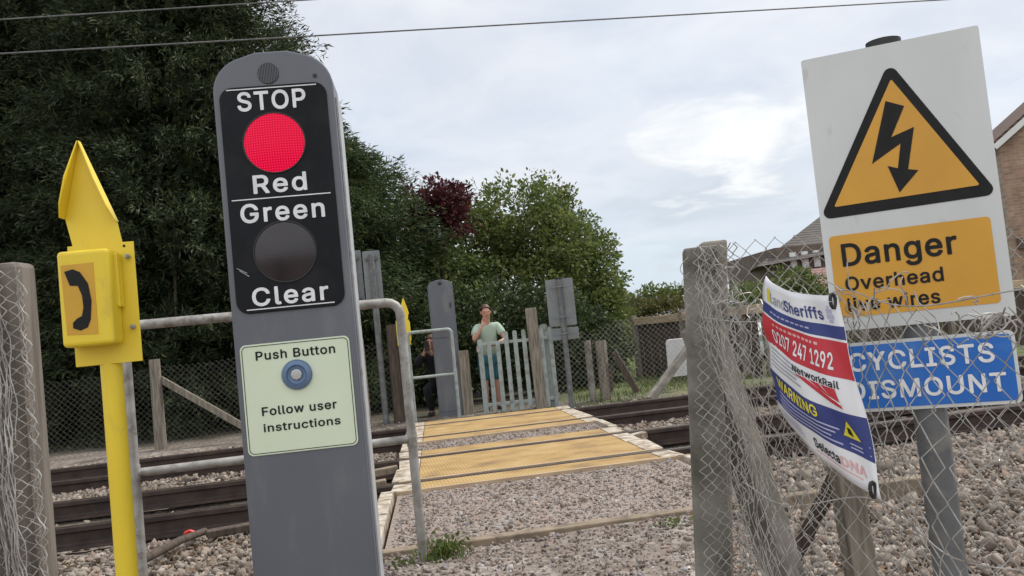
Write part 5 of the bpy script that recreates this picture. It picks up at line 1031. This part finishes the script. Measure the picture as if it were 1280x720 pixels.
def conifer(label, base, h, rfun, n_spray, per, mat, size=.105, mix=None, zmin=-.1):
    base = Vector(base); t = thing('conifer_tree', label, 'tree', base, 0, 'dark conifers beyond the tracks')
    trunk_and_limbs(t, base, h, .22, [base + Vector((rfun(z) * .8 * math.cos(z * 3.1), rfun(z) * .8 * math.sin(z * 3.1), z)) for z in np.arange(.8, h - .8, .4)])
    zs = nr.uniform(zmin, h, n_spray * 3); wts = np.array([max(.05, rfun(z)) for z in zs]); zs = zs[nr.uniform(0, wts.max(), len(zs)) < wts][:n_spray]
    n = len(zs); a = nr.uniform(0, 2 * math.pi, n)
    lump = 1 + .15 * np.sin(a * 5 + zs * 2.3) + .13 * np.sin(a * 3 - zs * 4.1) + .09 * np.sin(zs * 6.1 + a * 2)
    rr = np.array([rfun(z) for z in zs]) * lump * (nr.uniform(.45, 1.08, n) ** .7)
    dirv = np.stack([np.cos(a), np.sin(a), nr.uniform(-.15, .55, n)], 1); dirv /= np.linalg.norm(dirv, axis=1)[:, None]
    c = np.stack([base.x + rr * np.cos(a), base.y + rr * np.sin(a), base.z + zs], 1)
    ln = nr.uniform(.25, .65, n)                       # each spray is a plume of small blades along its axis
    q = nr.uniform(-.5, .6, (n, per, 1)); jit = nr.normal(0, .062, (n, per, 3)) * (1 - np.abs(q) * .8)
    P = c[:, None, :] + dirv[:, None, :] * q * ln[:, None, None] + jit; P[:, :, 2] -= (q[:, :, 0] > 0) * (q[:, :, 0] ** 2) * ln[:, None] * .5
    D = np.repeat(dirv[:, None, :], per, 1) + jit * 5
    P = P.reshape(-1, 3); D = D.reshape(-1, 3); keep = P[:, 2] > -.12
    P, D = P[keep], D[keep]; lf_ = leaves('crown', P, D, size, .20, mat, None, .3)
    k = int(n * 3.2); zc = nr.uniform(zmin, h * .86, k); ac = nr.uniform(0, 6.283, k); rc = np.array([rfun(z) for z in zc]) * nr.uniform(.2, .60, k)
    Pc = np.stack([base.x + rc * np.cos(ac), base.y + rc * np.sin(ac), base.z + zc], 1)
    core = leaves('core', Pc, np.stack([np.cos(ac), np.sin(ac), .2 + 0 * ac], 1), .34, .5, mat, None, .25)
    bm = bmesh.new(); bm.from_mesh(lf_.data); bm.from_mesh(core.data); bm.to_mesh(lf_.data); bm.free(); bpy.data.objects.remove(core)
    under(lf_, t)
    return t
conifer('huge dark conifer filling the left edge of the picture', (-10.2, 17.5, 0), 13, lambda z: 3.4 * (1 - z / 18) if z > .5 else 3.1, 7500, 46, M['conifer'])
conifer('tall dark conifer standing behind the near push button signal', (-6.3, 17.2, 0), 12.5, lambda z: 3.2 * (1 - max(0, z - 3) / 15), 7500, 46, M['conifer'])
conifer('shorter conifer with lighter tips, just right of the near signal', (-3.45, 16.6, 0), 5.35, lambda z: 1.62 * min(1, (5.6 - z) / 1.5) * (1 + .10 * math.sin(z * 4.2)), 3200, 44, M['conifer2'], .095)
tree('copper_tree', 'small dark red copper leaved tree rising above the green trees', 'tree', (-1.5, 17.6, 0), 3.7, .10,
     [((-1.50, 17.6, 3.92), (.60, .55, .52)), ((-1.05, 17.5, 3.70), (.52, .5, .48)), ((-1.75, 17.6, 3.45), (.5, .5, .42))], .22, 150, 46, .075, .6, M['copper_leaf'], None, .2)
tree('broadleaf_tree', 'large bushy green tree behind the man at the gate', 'tree', (.3, 19.5, 0), 3.6, .16,
     [((-.5, 19.5, 3.1), (1.1, 1.2, 1.15)), ((.5, 19.5, 3.4), (1.0, 1.1, 1.05)), ((-.1, 18.9, 1.9), (1.5, 1.2, 1.3)), ((1.1, 19.3, 2.5), (.9, 1.1, 1.3)), ((-.75, 19.2, 2.9), (.9, .9, 1.0)), ((.4, 18.7, .9), (1.7, 1.0, 1.0))], .34, 620, 58, .085, .58, M['green_leaf'], 'green trees beyond the crossing')
tree('broadleaf_tree', 'green tree with an open sloping crown above the grey sign back', 'tree', (1.55, 20.2, 0), 3.2, .12,
     [((1.35, 20.2, 3.05), (.75, .9, .9)), ((1.75, 20, 2.2), (.75, 1, 1.0)), ((1.75, 19.6, 1.2), (.72, 1, 1.0)), ((2.1, 20.3, 1.25), (.5, .7, .75)), ((1.2, 20.1, 3.9), (.45, .5, .42))], .28, 420, 54, .08, .58, M['green_leaf'], 'green trees beyond the crossing')
tree('broadleaf_tree', 'bright green bushy tree between the light conifer and the copper tree', 'tree', (-2.0, 18.2, 0), 2.8, .10,
     [((-2.2, 18.2, 2.7), (1.0, .9, .75)), ((-1.4, 18.0, 2.2), (1.0, .9, .9)), ((-2.4, 17.6, 1.5), (1.1, .9, 1.1)), ((-1.3, 17.4, 1.1), (1.2, .8, 1.1))], .30, 420, 54, .08, .58, M['lime_leaf'], 'green trees beyond the crossing')
tree('shrub', 'shade-darkened leafy shrub right behind the far signal cabinet', 'shrub', (-1.1, 15.6, 0), 1.6, .06,
     [((-1.5, 15.6, 1.0), (.9, .6, .95)), ((-.4, 15.8, 1.1), (.9, .6, 1.0)), ((.5, 15.9, .9), (.8, .6, .9))], .26, 330, 54, .075, .58, M['shaded_leaf'], 'shrubs beyond the crossing')
tree('shrub', 'shade-darkened leafy shrub behind the grey sign back and wire fence', 'shrub', (1.6, 16.5, 0), 1.5, .06,
     [((1.15, 16.4, .75), (.65, .6, .85)), ((1.6, 16.9, .6), (.42, .6, .7))], .24, 220, 54, .07, .58, M['shaded_leaf'], 'shrubs beyond the crossing')
tree('hedge', 'olive green hedge in the distance above the timber fence', 'hedge', (5.2, 33, 0), 1.2, .08,
     [((3.9 + .8 * k, 33 + .3 * math.sin(k * 2), .95 + .14 * math.sin(k * 1.9)), (.75, .7, 1.0)) for k in range(9)], .35, 360, 44, .12, .58, M['olive_leaf'], None)
tree('broadleaf_tree', 'small distant green tree standing above the olive hedge', 'tree', (6.0, 37, 0), 2.1, .08,
     [((5.7, 37, 2.05), (.6, .6, .50)), ((6.5, 37, 2.0), (.8, .6, .5)), ((7.6, 37, 1.9), (.9, .6, .5)), ((5.0, 37, 1.6), (.6, .6, .5))], .30, 130, 40, .12, .58, M['green_leaf'], 'green trees beyond the crossing')
for k, (px, Y, z, rr, lab) in enumerate(((935, 20.5, 1.5, .55, 'round green bush above the top of the poster'), (985, 26, 2.0, .85, 'green shrub in front of the grey roofed house'))):
    g = at(px, 345, Y)
    tree('shrub', lab, 'shrub', (g.x, Y, 0), 1.3, .05, [((g.x, Y, z - .4), (rr, rr, .65)), ((g.x + rr * .7, Y, z - .8), (rr, rr, .8)), ((g.x - rr * .4, Y, z - 1.0), (rr, rr, .8))], .24, 170, 46, .09, .5, M['lime_leaf'], 'shrubs beyond the crossing')

# ------------------------------------------------------------------ grass and weeds
def blades(P, h, wd, mat, name, parent=None, spread=.5):
    n = len(P); P = np.asarray(P); a = nr.uniform(0, 2 * math.pi, n); tl = nr.uniform(0, spread, n)
    d = np.stack([np.cos(a) * tl, np.sin(a) * tl, np.ones(n)], 1); hh = (h * nr.uniform(.5, 1.3, n))[:, None]
    s = np.stack([-np.sin(a), np.cos(a), np.zeros(n)], 1) * wd
    md = P + d * hh * .55; tp = P + d * hh + np.stack([np.cos(a), np.sin(a), -np.ones(n) * .6], 1) * hh * .22 * tl[:, None] / max(spread, .01)
    V = np.stack([P - s, P + s, md + s * .7, md - s * .7, tp, tp], 1)
    V = np.stack([P - s, P + s, md + s * .7, md - s * .7, md - s * .7, md + s * .7, tp + s * .05, tp - s * .05], 1).reshape(-1, 3)
    k = np.arange(n)[:, None] * 8; F = np.concatenate([k + np.array([[0, 1, 2, 3]]), k + np.array([[4, 5, 6, 7]])])
    return np_obj(name, V, F, mat, parent)
def tuft(px, py, n, rad, h, label):
    g = gnd(px, py, -.03); t = thing('weed', label, 'weed', (g.x, g.y, -.03), 0, 'weeds in the gravel')
    r_ = np.abs(nr.normal(0, rad, n)); a = nr.uniform(0, 6.28, n); P = np.stack([g.x + r_ * np.cos(a), g.y + r_ * np.sin(a), np.full(n, -.05)], 1)
    under(blades(P, h, .0035, M['grass'], 'blades', None, .9), t)
    q = nr.normal(0, 1, (n, 3)) * np.array([rad * 1.1, rad * 1.0, h * .3]) + np.array([g.x, g.y, h * .35 - .03]); q = q[q[:, 2] > -.03]
    under(leaves('foliage', q, np.tile([0, 0, 1.0], (len(q), 1)), .024, .5, M['lime_leaf'], None, 0), t)
tuft(556, 702, 300, .055, .12, 'green weed tuft at the foot of the near guard rail')
tuft(512, 712, 90, .05, .045, 'flat pale weeds just left of the guard rail foot')
tuft(842, 662, 70, .04, .05, 'small weed growing by the timber edging near the concrete post')
n = 5200; s = nr.uniform(-.6, 7, n); c = nr.uniform(12.2, 15.5, n); x = s * math.cos(TA) - c * math.sin(TA); y = s * math.sin(TA) + c * math.cos(TA)
k = (x > .75) & (np.sin(x * 3.1 + y * 2.2) + np.sin(x * 1.3 - y * 3.7) > -.6); x, y = x[k], y[k]
P = np.stack([x, y, np.array([gz(i, j) for i, j in zip(x, y)])], 1)
x2 = nr.uniform(1.2, 6, 6000); y2 = nr.uniform(15.5, 30, 6000); P2 = np.stack([x2, y2, np.array([gz(i, j) for i, j in zip(x2, y2)])], 1)
tag(blades(np.concatenate([P, P2]), .09, .006, M['grass'], 'grass', None, .7), kind='stuff')

M['dead_leaf'] = leaf_mat('dead_leaf', [(0, (.10, .060, .035)), (.5, (.20, .125, .070)), (.8, (.30, .20, .12)), (1, (.38, .30, .20))], trans=.1)
lp = []
for k in range(5200):
    if k % 3: x, y = rnd.uniform(-3.2, -.75), rnd.uniform(3.4, 5.9)
    else: x, y = rnd.uniform(.75, 3.2), rnd.uniform(2.6, 6.0)
    if not vis(x, y): continue
    lp.append((x, y, gz(x, y) + rnd.uniform(.012, .035)))
lp = np.array(lp); ld = nr.normal(0, 1, (len(lp), 3)); ld[:, 2] *= .12
tag(leaves('leaf_litter', lp, ld * 2, .034, .5, M['dead_leaf'], None, 0, .5), kind='stuff')

# ------------------------------------------------------------------ bits on the ballast at the left
a, b = gnd(190, 694, -.06), gnd(256, 664, -.10)
mb = MB(); mb.tube([a + (a - b) * .35, a, a.lerp(b, .5) + Vector((0, 0, .012)), b], [.026, .027, .026, .024], 12); tag(mb.build('old_pipe', M['timber_dark'], None, smooth=True), 'dark old pipe lying on the ballast left of the near signal', 'pipe')
a, b = gnd(258, 668, -.10), gnd(330, 655, -.10)
plank(a, b, .10, .05, 'short dark timber plank lying on the ballast behind the near signal', M['timber_dark'], name='loose_plank', group=None)
g = gnd(236, 668, -.08); mb = MB(); mb.prism([(-.035, 0), (.03, .006), (.04, .024), (.0, .034), (-.03, .018)], -.012, .012); o = mb.build('litter', M['red_litter'], None, bevel=.006); o.location = g; o.rotation_euler = (.3, .2, .5)
tag(o, 'scrap of red plastic litter on the ballast by the nearest rail', 'litter')

# ------------------------------------------------------------------ houses
def brick_mat(name, c1, c2, mortar, sc_):
    mt, n, l, b = new_mat(name); tc = n.new('ShaderNodeTexCoord'); mp = n.new('ShaderNodeMapping'); mp.inputs['Rotation'].default_value = (RAD(90), 0, 0); l.new(tc.outputs['Object'], mp.inputs[0])
    br = n.new('ShaderNodeTexBrick'); br.inputs['Scale'].default_value = sc_; br.inputs['Color1'].default_value = (*c1, 1); br.inputs['Color2'].default_value = (*c2, 1); br.inputs['Mortar'].default_value = (*mortar, 1)
    br.inputs['Mortar Size'].default_value = .012; br.inputs['Brick Width'].default_value = .44; br.inputs['Row Height'].default_value = .15; br.inputs['Bias'].default_value = .1
    l.new(mp.outputs[0], br.inputs['Vector'])
    t = n.new('ShaderNodeTexNoise'); t.inputs['Scale'].default_value = 3; t.inputs['Detail'].default_value = 8; l.new(tc.outputs['Object'], t.inputs['Vector'])
    r = ramp(n, l, t.outputs[0], [(.3, (.7, .68, .66)), (.7, (1.1, 1.08, 1.05))]); mu = n.new('ShaderNodeMix'); mu.data_type = 'RGBA'; mu.blend_type = 'MULTIPLY'; mu.inputs[0].default_value = 1
    l.new(br.outputs[0], mu.inputs[6]); l.new(r.outputs[0], mu.inputs[7]); l.new(mu.outputs[2], b.inputs['Base Color']); b.inputs['Roughness'].default_value = .9
    return mt
M['brick'] = brick_mat('weathered_brick', (.42, .27, .185), (.30, .19, .135), (.36, .31, .26), 1.9)
M['brick2'] = brick_mat('dull_brick', (.17, .13, .105), (.13, .10, .085), (.16, .14, .12), 1.9)
M['render_grey'] = pm('grey_render', (.22, .215, .21), (.17, .165, .16), scale=3, rough=.9)
M['brown_band'] = pm('brown_felt', (.13, .09, .07), (.09, .06, .05), scale=3, rough=.9)
M['white_pvc'] = pm('white_frame', (.70, .70, .68), (.62, .62, .60), scale=4, rough=.4)
def roof_mat(name, c1, c2, axis, sc_):
    mt, n, l, b = new_mat(name); tc = n.new('ShaderNodeTexCoord')
    wv = n.new('ShaderNodeTexWave'); wv.bands_direction = axis; wv.inputs['Scale'].default_value = sc_; wv.inputs['Distortion'].default_value = .3; l.new(tc.outputs['Object'], wv.inputs['Vector'])
    t = n.new('ShaderNodeTexNoise'); t.inputs['Scale'].default_value = 5; t.inputs['Detail'].default_value = 8; l.new(tc.outputs['Object'], t.inputs['Vector'])
    r = ramp(n, l, t.outputs[0], [(.3, c2), (.7, c1)]); r2 = ramp(n, l, wv.outputs[0], [(0, (.55, .55, .55)), (.5, (1, 1, 1))]); mu = n.new('ShaderNodeMix'); mu.data_type = 'RGBA'; mu.blend_type = 'MULTIPLY'; mu.inputs[0].default_value = .8
    l.new(r.outputs[0], mu.inputs[6]); l.new(r2.outputs[0], mu.inputs[7]); l.new(mu.outputs[2], b.inputs['Base Color']); b.inputs['Roughness'].default_value = .85
    bp = n.new('ShaderNodeBump'); bp.inputs['Distance'].default_value = .03; l.new(wv.outputs[0], bp.inputs['Height']); l.new(bp.outputs[0], b.inputs['Normal'])
    return mt
M['roof_red'] = roof_mat('brown_red_tiles', (.15, .085, .06), (.085, .052, .042), 'Z', 2.6)
M['roof_grey'] = roof_mat('grey_brown_tiles', (.12, .105, .092), (.08, .072, .066), 'Z', 2.2)
M['roof_pink'] = roof_mat('faded_red_tiles', (.30, .17, .14), (.22, .12, .10), 'Z', 2.2)
def house(name, label, base, rz, W, D, zw, rise, wall, roof, over=.25):
    """gable facing local -y; ridge along y; returns the thing"""
    t = thing(name, label, 'house', base, rz, 'houses on the right')
    mb = MB(); mb.prism([(0, -.6), (W, -.6), (W, zw), (W / 2, zw + rise), (0, zw)], 0, D); mb.build('wall', wall, t)
    sl_ = rise / (W / 2); rf = MB()
    th = .12
    for sg in (-1, 1):
        e = (-over, zw - over * sl_) if sg < 0 else (W + over, zw - over * sl_); r0 = (W / 2, zw + rise)
        pl_ = [(e[0], e[1] + .02), (r0[0], r0[1] + .02), (r0[0], r0[1] + th + .02), (e[0], e[1] + th + .02)]
        rf.prism(pl_, -over, D + over)
    rf.build('roof', roof, t)
    bg_ = MB()
    for sg in (-1, 1):
        e = Vector((-over if sg < 0 else W + over, -over - .03, zw - over * sl_ - .02)); r0 = Vector((W / 2, -over - .03, zw + rise - .02))
        bg_.beam(e, r0, .03, .14)
    bg_.build('bargeboard', M['white_pvc'], t)
    return t
e = at(1243, 181, 22)
h1 = house('brick_house', 'pale brick gable house with brown tiled roof at the right edge', (e.x + .12, 22, 0), RAD(-15), 9, 8, e.z + .05, 3.4, M['brick'], M['roof_red'], .16)
mb = MB(); mb.tube([(.93, -.06, 2.6), (.93, -.06, 5.2)], .06, 10); mb.build('downpipe', M['black_rubber'], h1, smooth=True)
mb = MB(); mb.box((4.2, -.03, 2.05), (8.2, .10, .26)); mb.build('ledge', M['brown_band'], h1)
mb = MB(); mb.box((4.4, -.05, .62), (8.2, .14, 2.56)); mb.build('lower_wall', M['render_grey'], h1)
mb = MB(); mb.box((3.3, -.03, 3.4), (1.3, .06, 1.3)); wdo = mb.build('window', M['white_pvc'], h1); mb = MB(); mb.box((3.3, -.065, 3.4), (1.15, .01, 1.15)); mb.build('pane', M['dark_glass'], wdo)
e = at(968, 313, 45)
h2 = thing('grey_roofed_house', 'distant house with long grey tiled roof and white windows, left of the sign', 'house', (e.x - .2, 45, 0), RAD(4), 'houses on the right')
mb = MB(); mb.box((5.0, 4, 1.8), (9.6, 8, 4.8)); mb.build('wall', M['brick2'], h2)
ez = e.z
mb = MB(); P = [(-1.0, -.5, 3.3), (10.3, -.5, ez + .1), (10.3, 8.5, ez), (1.3, 8.5, 3.3), (4.6, 3.6, 6.1), (7.0, 4.2, 6.3)]
mb.add(P, [(0, 1, 5, 4), (1, 2, 5), (2, 3, 4, 5), (3, 0, 4), (3, 2, 1, 0)]); mb.build('roof', M['roof_grey'], h2)
for k in range(4):
    u = 1.10 + k * .62; mb = MB(); mb.box((u, -.06, 3.45), (.34, .08, .85)); wo = mb.build('window', M['white_pvc'], h2)
    mb = MB(); mb.box((u, -.11, 3.45), (.20, .02, .68)); mb.build('pane', M['poster_white'], wo)
mb = MB(); mb.box((1.7, -.3, 2.9), (3.0, .6, .10)); mb.build('ledge', M['brown_band'], h2)
g = at(1000, 362, 40)
pr = thing('red_roofed_extension', 'low building with faded red tiled roof just left of the sign', 'house', (g.x, 40, 0), RAD(4), 'houses on the right')
mb = MB(); mb.box((2, 2, .8), (4.4, 3, 2.4)); mb.build('wall', M['render_grey'], pr)
mb = MB(); mb.add([(-.5, .2, 1.75), (4.6, .2, 1.9), (4.6, 2.4, 2.9), (.9, 2.4, 2.8), (4.6, 4, 1.9), (-.5, 4, 1.75)], [(0, 1, 2, 3), (3, 2, 4, 5), (0, 3, 5), (1, 4, 2), (0, 5, 4, 1)]); mb.build('roof', M['roof_pink'], pr)

# ------------------------------------------------------------------ people
def skin_mesh(name, verts, edges, radii, mat, parent, root=0, sub=2):
    me = bpy.data.meshes.new(name); me.from_pydata([tuple(v) for v in verts], edges, [])
    o = bpy.data.objects.new(name, me); COL.objects.link(o)
    sm = o.modifiers.new('skin', 'SKIN'); sm.use_smooth_shade = True; sm.branch_smoothing = .4
    for i, r_ in enumerate(radii):
        sv = me.skin_vertices[0].data[i]; sv.radius = r_ if isinstance(r_, tuple) else (r_, r_); sv.use_root = (i == root)
    s = o.modifiers.new('sub', 'SUBSURF'); s.levels = sub; s.render_levels = sub
    m2 = bpy.data.meshes.new_from_object(o.evaluated_get(bpy.context.evaluated_depsgraph_get())); m2.name = name
    bpy.data.objects.remove(o); bpy.data.meshes.remove(me)
    m2.materials.clear(); m2.materials.append(mat)
    m2.polygons.foreach_set('use_smooth', [True] * len(m2.polygons))
    return link(bpy.data.objects.new(name, m2), parent)
def chain(V, E, R, start, pts, rad):
    p = start
    for q_, r_ in zip(pts, rad): V.append(Vector(q_)); R.append(r_); E.append((p, len(V) - 1)); p = len(V) - 1
    return p
def person(label, base, rz, sc_, J, top, bottom, bare_legs, hold=None):
    t = thing('person', label, 'person', base, rz); t.scale = (sc_,) * 3
    V = [Vector(J['pelvis'])]; R = [(.125, .10)]; E = []
    sp = chain(V, E, R, 0, [J['spine'], J['chest']], [(.115, .09), (.135, .095)])
    nk = chain(V, E, R, sp, [J['neck'], J['jaw'], J['head'], J['crown']], [.052, .062, (.078, .092), (.055, .06)])
    for s in ('l', 'r'):
        sh, el, wr, hd = J['shoulder_' + s], J['elbow_' + s], J['wrist_' + s], J['hand_' + s]
        h = chain(V, E, R, sp, [sh, Vector(sh).lerp(Vector(el), .5), el, Vector(el).lerp(Vector(wr), .45), wr, hd], [.055, .047, .038, .036, .026, (.034, .018)])
        d = (Vector(hd) - Vector(wr)).normalized(); side = d.cross(Vector((0, -1, .2))).normalized(); cur = Vector((0, -.5, .1))
        for k in range(4):
            o_ = side * (.013 * (k - 1.5)); l_ = (.06, .07, .066, .052)[k]
            chain(V, E, R, h, [Vector(hd) + o_ * 1.3 + d * .035, Vector(hd) + o_ * 1.4 + (d + cur * .3).normalized() * (.035 + l_ * .6), Vector(hd) + o_ * 1.4 + (d + cur * .9).normalized() * (.035 + l_ * .9)], [.0095, .009, .0075])
        chain(V, E, R, h, [Vector(hd) + side * .035 + d * .002, Vector(hd) + side * .05 + d * .03], [.011, .009])
        hp, kn, an, to = J['hip_' + s], J['knee_' + s], J['ankle_' + s], J['toe_' + s]
        chain(V, E, R, 0, [hp, Vector(hp).lerp(Vector(kn), .5), kn, Vector(kn).lerp(Vector(an), .35), an, to], [.088, .078, .055, .056, .036, (.036, .028)])
    skin_mesh('body', V, E, R, M['skin'], t)
    # shirt
    V = [Vector(J['pelvis']) + Vector((0, -.01, -.07))]; R = [(.165, .150)]; E = []
    s2 = chain(V, E, R, 0, [J['spine'], J['chest']], [(.162, .138), (.172, .135)])
    chain(V, E, R, s2, [Vector(J['chest']).lerp(Vector(J['neck']), .75)], [(.085, .075)])
    for s in ('l', 'r'):
        sh, el, wr = Vector(J['shoulder_' + s]), Vector(J['elbow_' + s]), Vector(J['wrist_' + s])
        if top[1]: chain(V, E, R, s2, [sh, sh.lerp(el, .5), el, el.lerp(wr, .9)], [.090, .078, .066, .048])
        else: chain(V, E, R, s2, [sh, sh.lerp(el, .4), sh.lerp(el, .70)], [.080, .074, .072])
    skin_mesh('shirt' if not top[1] else 'jacket', V, E, R, top[0], t)
    V = [Vector(J['pelvis'])]; R = [(.142, .118)]; E = []
    for s in ('l', 'r'):
        hp, kn, an = Vector(J['hip_' + s]), Vector(J['knee_' + s]), Vector(J['ankle_' + s])
        if bare_legs: chain(V, E, R, 0, [hp, hp.lerp(kn, .5), kn], [.116, .108, .098])
        else: chain(V, E, R, 0, [hp, hp.lerp(kn, .5), kn, kn.lerp(an, .5), an], [.102, .09, .072, .064, .055])
    skin_mesh('shorts' if bare_legs else 'trousers', V, E, R, bottom, t)
    hd, cr = Vector(J['head']), Vector(J['crown']); up = (cr - hd).normalized()
    c = hd + up * .020 + Vector((0, .020, 0)); mb = MB(); K, RG = 18, 7; P = []
    for j in range(RG + 1):
        th = math.pi * .47 * j / RG
        for k in range(K):
            a = 2 * math.pi * k / K; rr = 1 + .04 * math.sin(5 * a + j); tk = th * (1 + .28 * math.sin(a))     # short in front, longer at the nape
            P.append(c + Vector((.086 * rr * math.sin(tk) * math.cos(a), .104 * rr * math.sin(tk) * math.sin(a), .106 * math.cos(tk))))
    mb.add(P, [(j * K + k, (j + 1) * K + k, (j + 1) * K + (k + 1) % K, j * K + (k + 1) % K) for j in range(RG) for k in range(K)]); mb.build('hair', M['hair'], t, smooth=True)
    fc = MB()
    for sx in (-1, 1): fc.box(hd + Vector((sx * .032, -.090, -.005)), (.024, .012, .010))
    fc.build('eyes', M['black_text'], t, bevel=.003)
    ns = MB(); ns.add([hd + Vector(p) for p in ((-.014, -.088, -.045), (.014, -.088, -.045), (0, -.118, -.040), (0, -.088, .005))], [(0, 1, 2), (0, 2, 3), (1, 3, 2), (0, 3, 1)]); ns.build('nose', M['skin'], t)
    mo = MB(); mo.box(hd + Vector((0, -.086, -.068)), (.042, .012, .009)); mo.build('mouth', M['poster_red'], t, bevel=.003)
    ea = MB()
    for sx in (-1, 1): ea.tube([hd + Vector((sx * .074, .0, -.040)), hd + Vector((sx * .080, .006, -.012)), hd + Vector((sx * .076, .006, .012))], [.007, .012, .009], 6)
    ea.build('ears', M['skin'], t, smooth=True)
    for s in ('l', 'r'):
        an, to = Vector(J['ankle_' + s]), Vector(J['toe_' + s]); mb = MB()
        mb.tube([an + Vector((0, .05, -.045)), an + Vector((0, 0, -.035)), an.lerp(to, .6) + Vector((0, 0, -.012)), to + Vector((0, -.03, -.005))], [.034, .05, .045, .026], 10); mb.build('shoe', M['shoe'], t, smooth=True)
    return t
J = dict(pelvis=(0, .05, .92), spine=(0, .0, 1.12), chest=(0, -.06, 1.32), neck=(0, -.09, 1.47), jaw=(0, -.13, 1.53), head=(0, -.125, 1.615), crown=(0, -.115, 1.69),
         shoulder_l=(.168, -.07, 1.39), elbow_l=(.27, -.17, 1.15), wrist_l=(.08, -.33, 1.075), hand_l=(.0, -.35, 1.075),
         shoulder_r=(-.168, -.07, 1.39), elbow_r=(-.24, -.27, 1.17), wrist_r=(-.13, -.33, 1.34), hand_r=(-.09, -.31, 1.42),
         hip_l=(.09, .06, .86), knee_l=(.10, .07, .48), ankle_l=(.11, .12, .085), toe_l=(.13, -.02, .04),
         hip_r=(-.09, .06, .86), knee_r=(-.10, .05, .48), ankle_r=(-.11, .10, .085), toe_r=(-.13, -.04, .04))
g = at(611, 440, 13.25)
person('man in pale green T-shirt and teal shorts leaning on the palisade gate', (g.x, 13.25, -.08), RAD(8), .93, J, (M['tee'], False), M['shorts'], True)
J2 = dict(pelvis=(0, .22, .52), spine=(0, .12, .70), chest=(0, -.02, .88), neck=(0, -.09, 1.02), jaw=(0, -.14, 1.07), head=(0, -.14, 1.155), crown=(0, -.13, 1.23),
          shoulder_l=(.18, -.03, .96), elbow_l=(.22, -.24, .84), wrist_l=(.06, -.38, 1.00), hand_l=(.03, -.40, 1.06),
          shoulder_r=(-.18, -.03, .96), elbow_r=(-.22, -.24, .84), wrist_r=(-.06, -.38, 1.00), hand_r=(-.03, -.40, 1.06),
          hip_l=(.09, .22, .48), knee_l=(.14, -.14, .46), ankle_l=(.13, .06, .085), toe_l=(.14, -.10, .04),
          hip_r=(-.09, .22, .48), knee_r=(-.14, -.12, .44), ankle_r=(-.13, .08, .085), toe_r=(-.14, -.08, .04))
g = at(538, 440, 13.05)
g.x += -.005
person('crouching person in dark clothes holding up a phone behind the far signal cabinet', (g.x + .02, 13.42, -.08), RAD(-8), .98, J2, (M['dark_cloth'], True), M['dark_cloth'], False)
mb = MB(); mb.box((0, 0, 0), (.075, .010, .15)); o = mb.build('mobile_phone', M['black_rubber'], None, bevel=.004); o.location = (g.x - .035, 12.975, 1.00); o.rotation_euler = (.1, 0, RAD(-8))
tag(o, 'black mobile phone held up by the crouching person', 'phone')

bpy.context.view_layer.update()
print('objects', len(bpy.data.objects), 'faces', sum(len(o.data.polygons) for o in bpy.data.objects if o.type == 'MESH'))
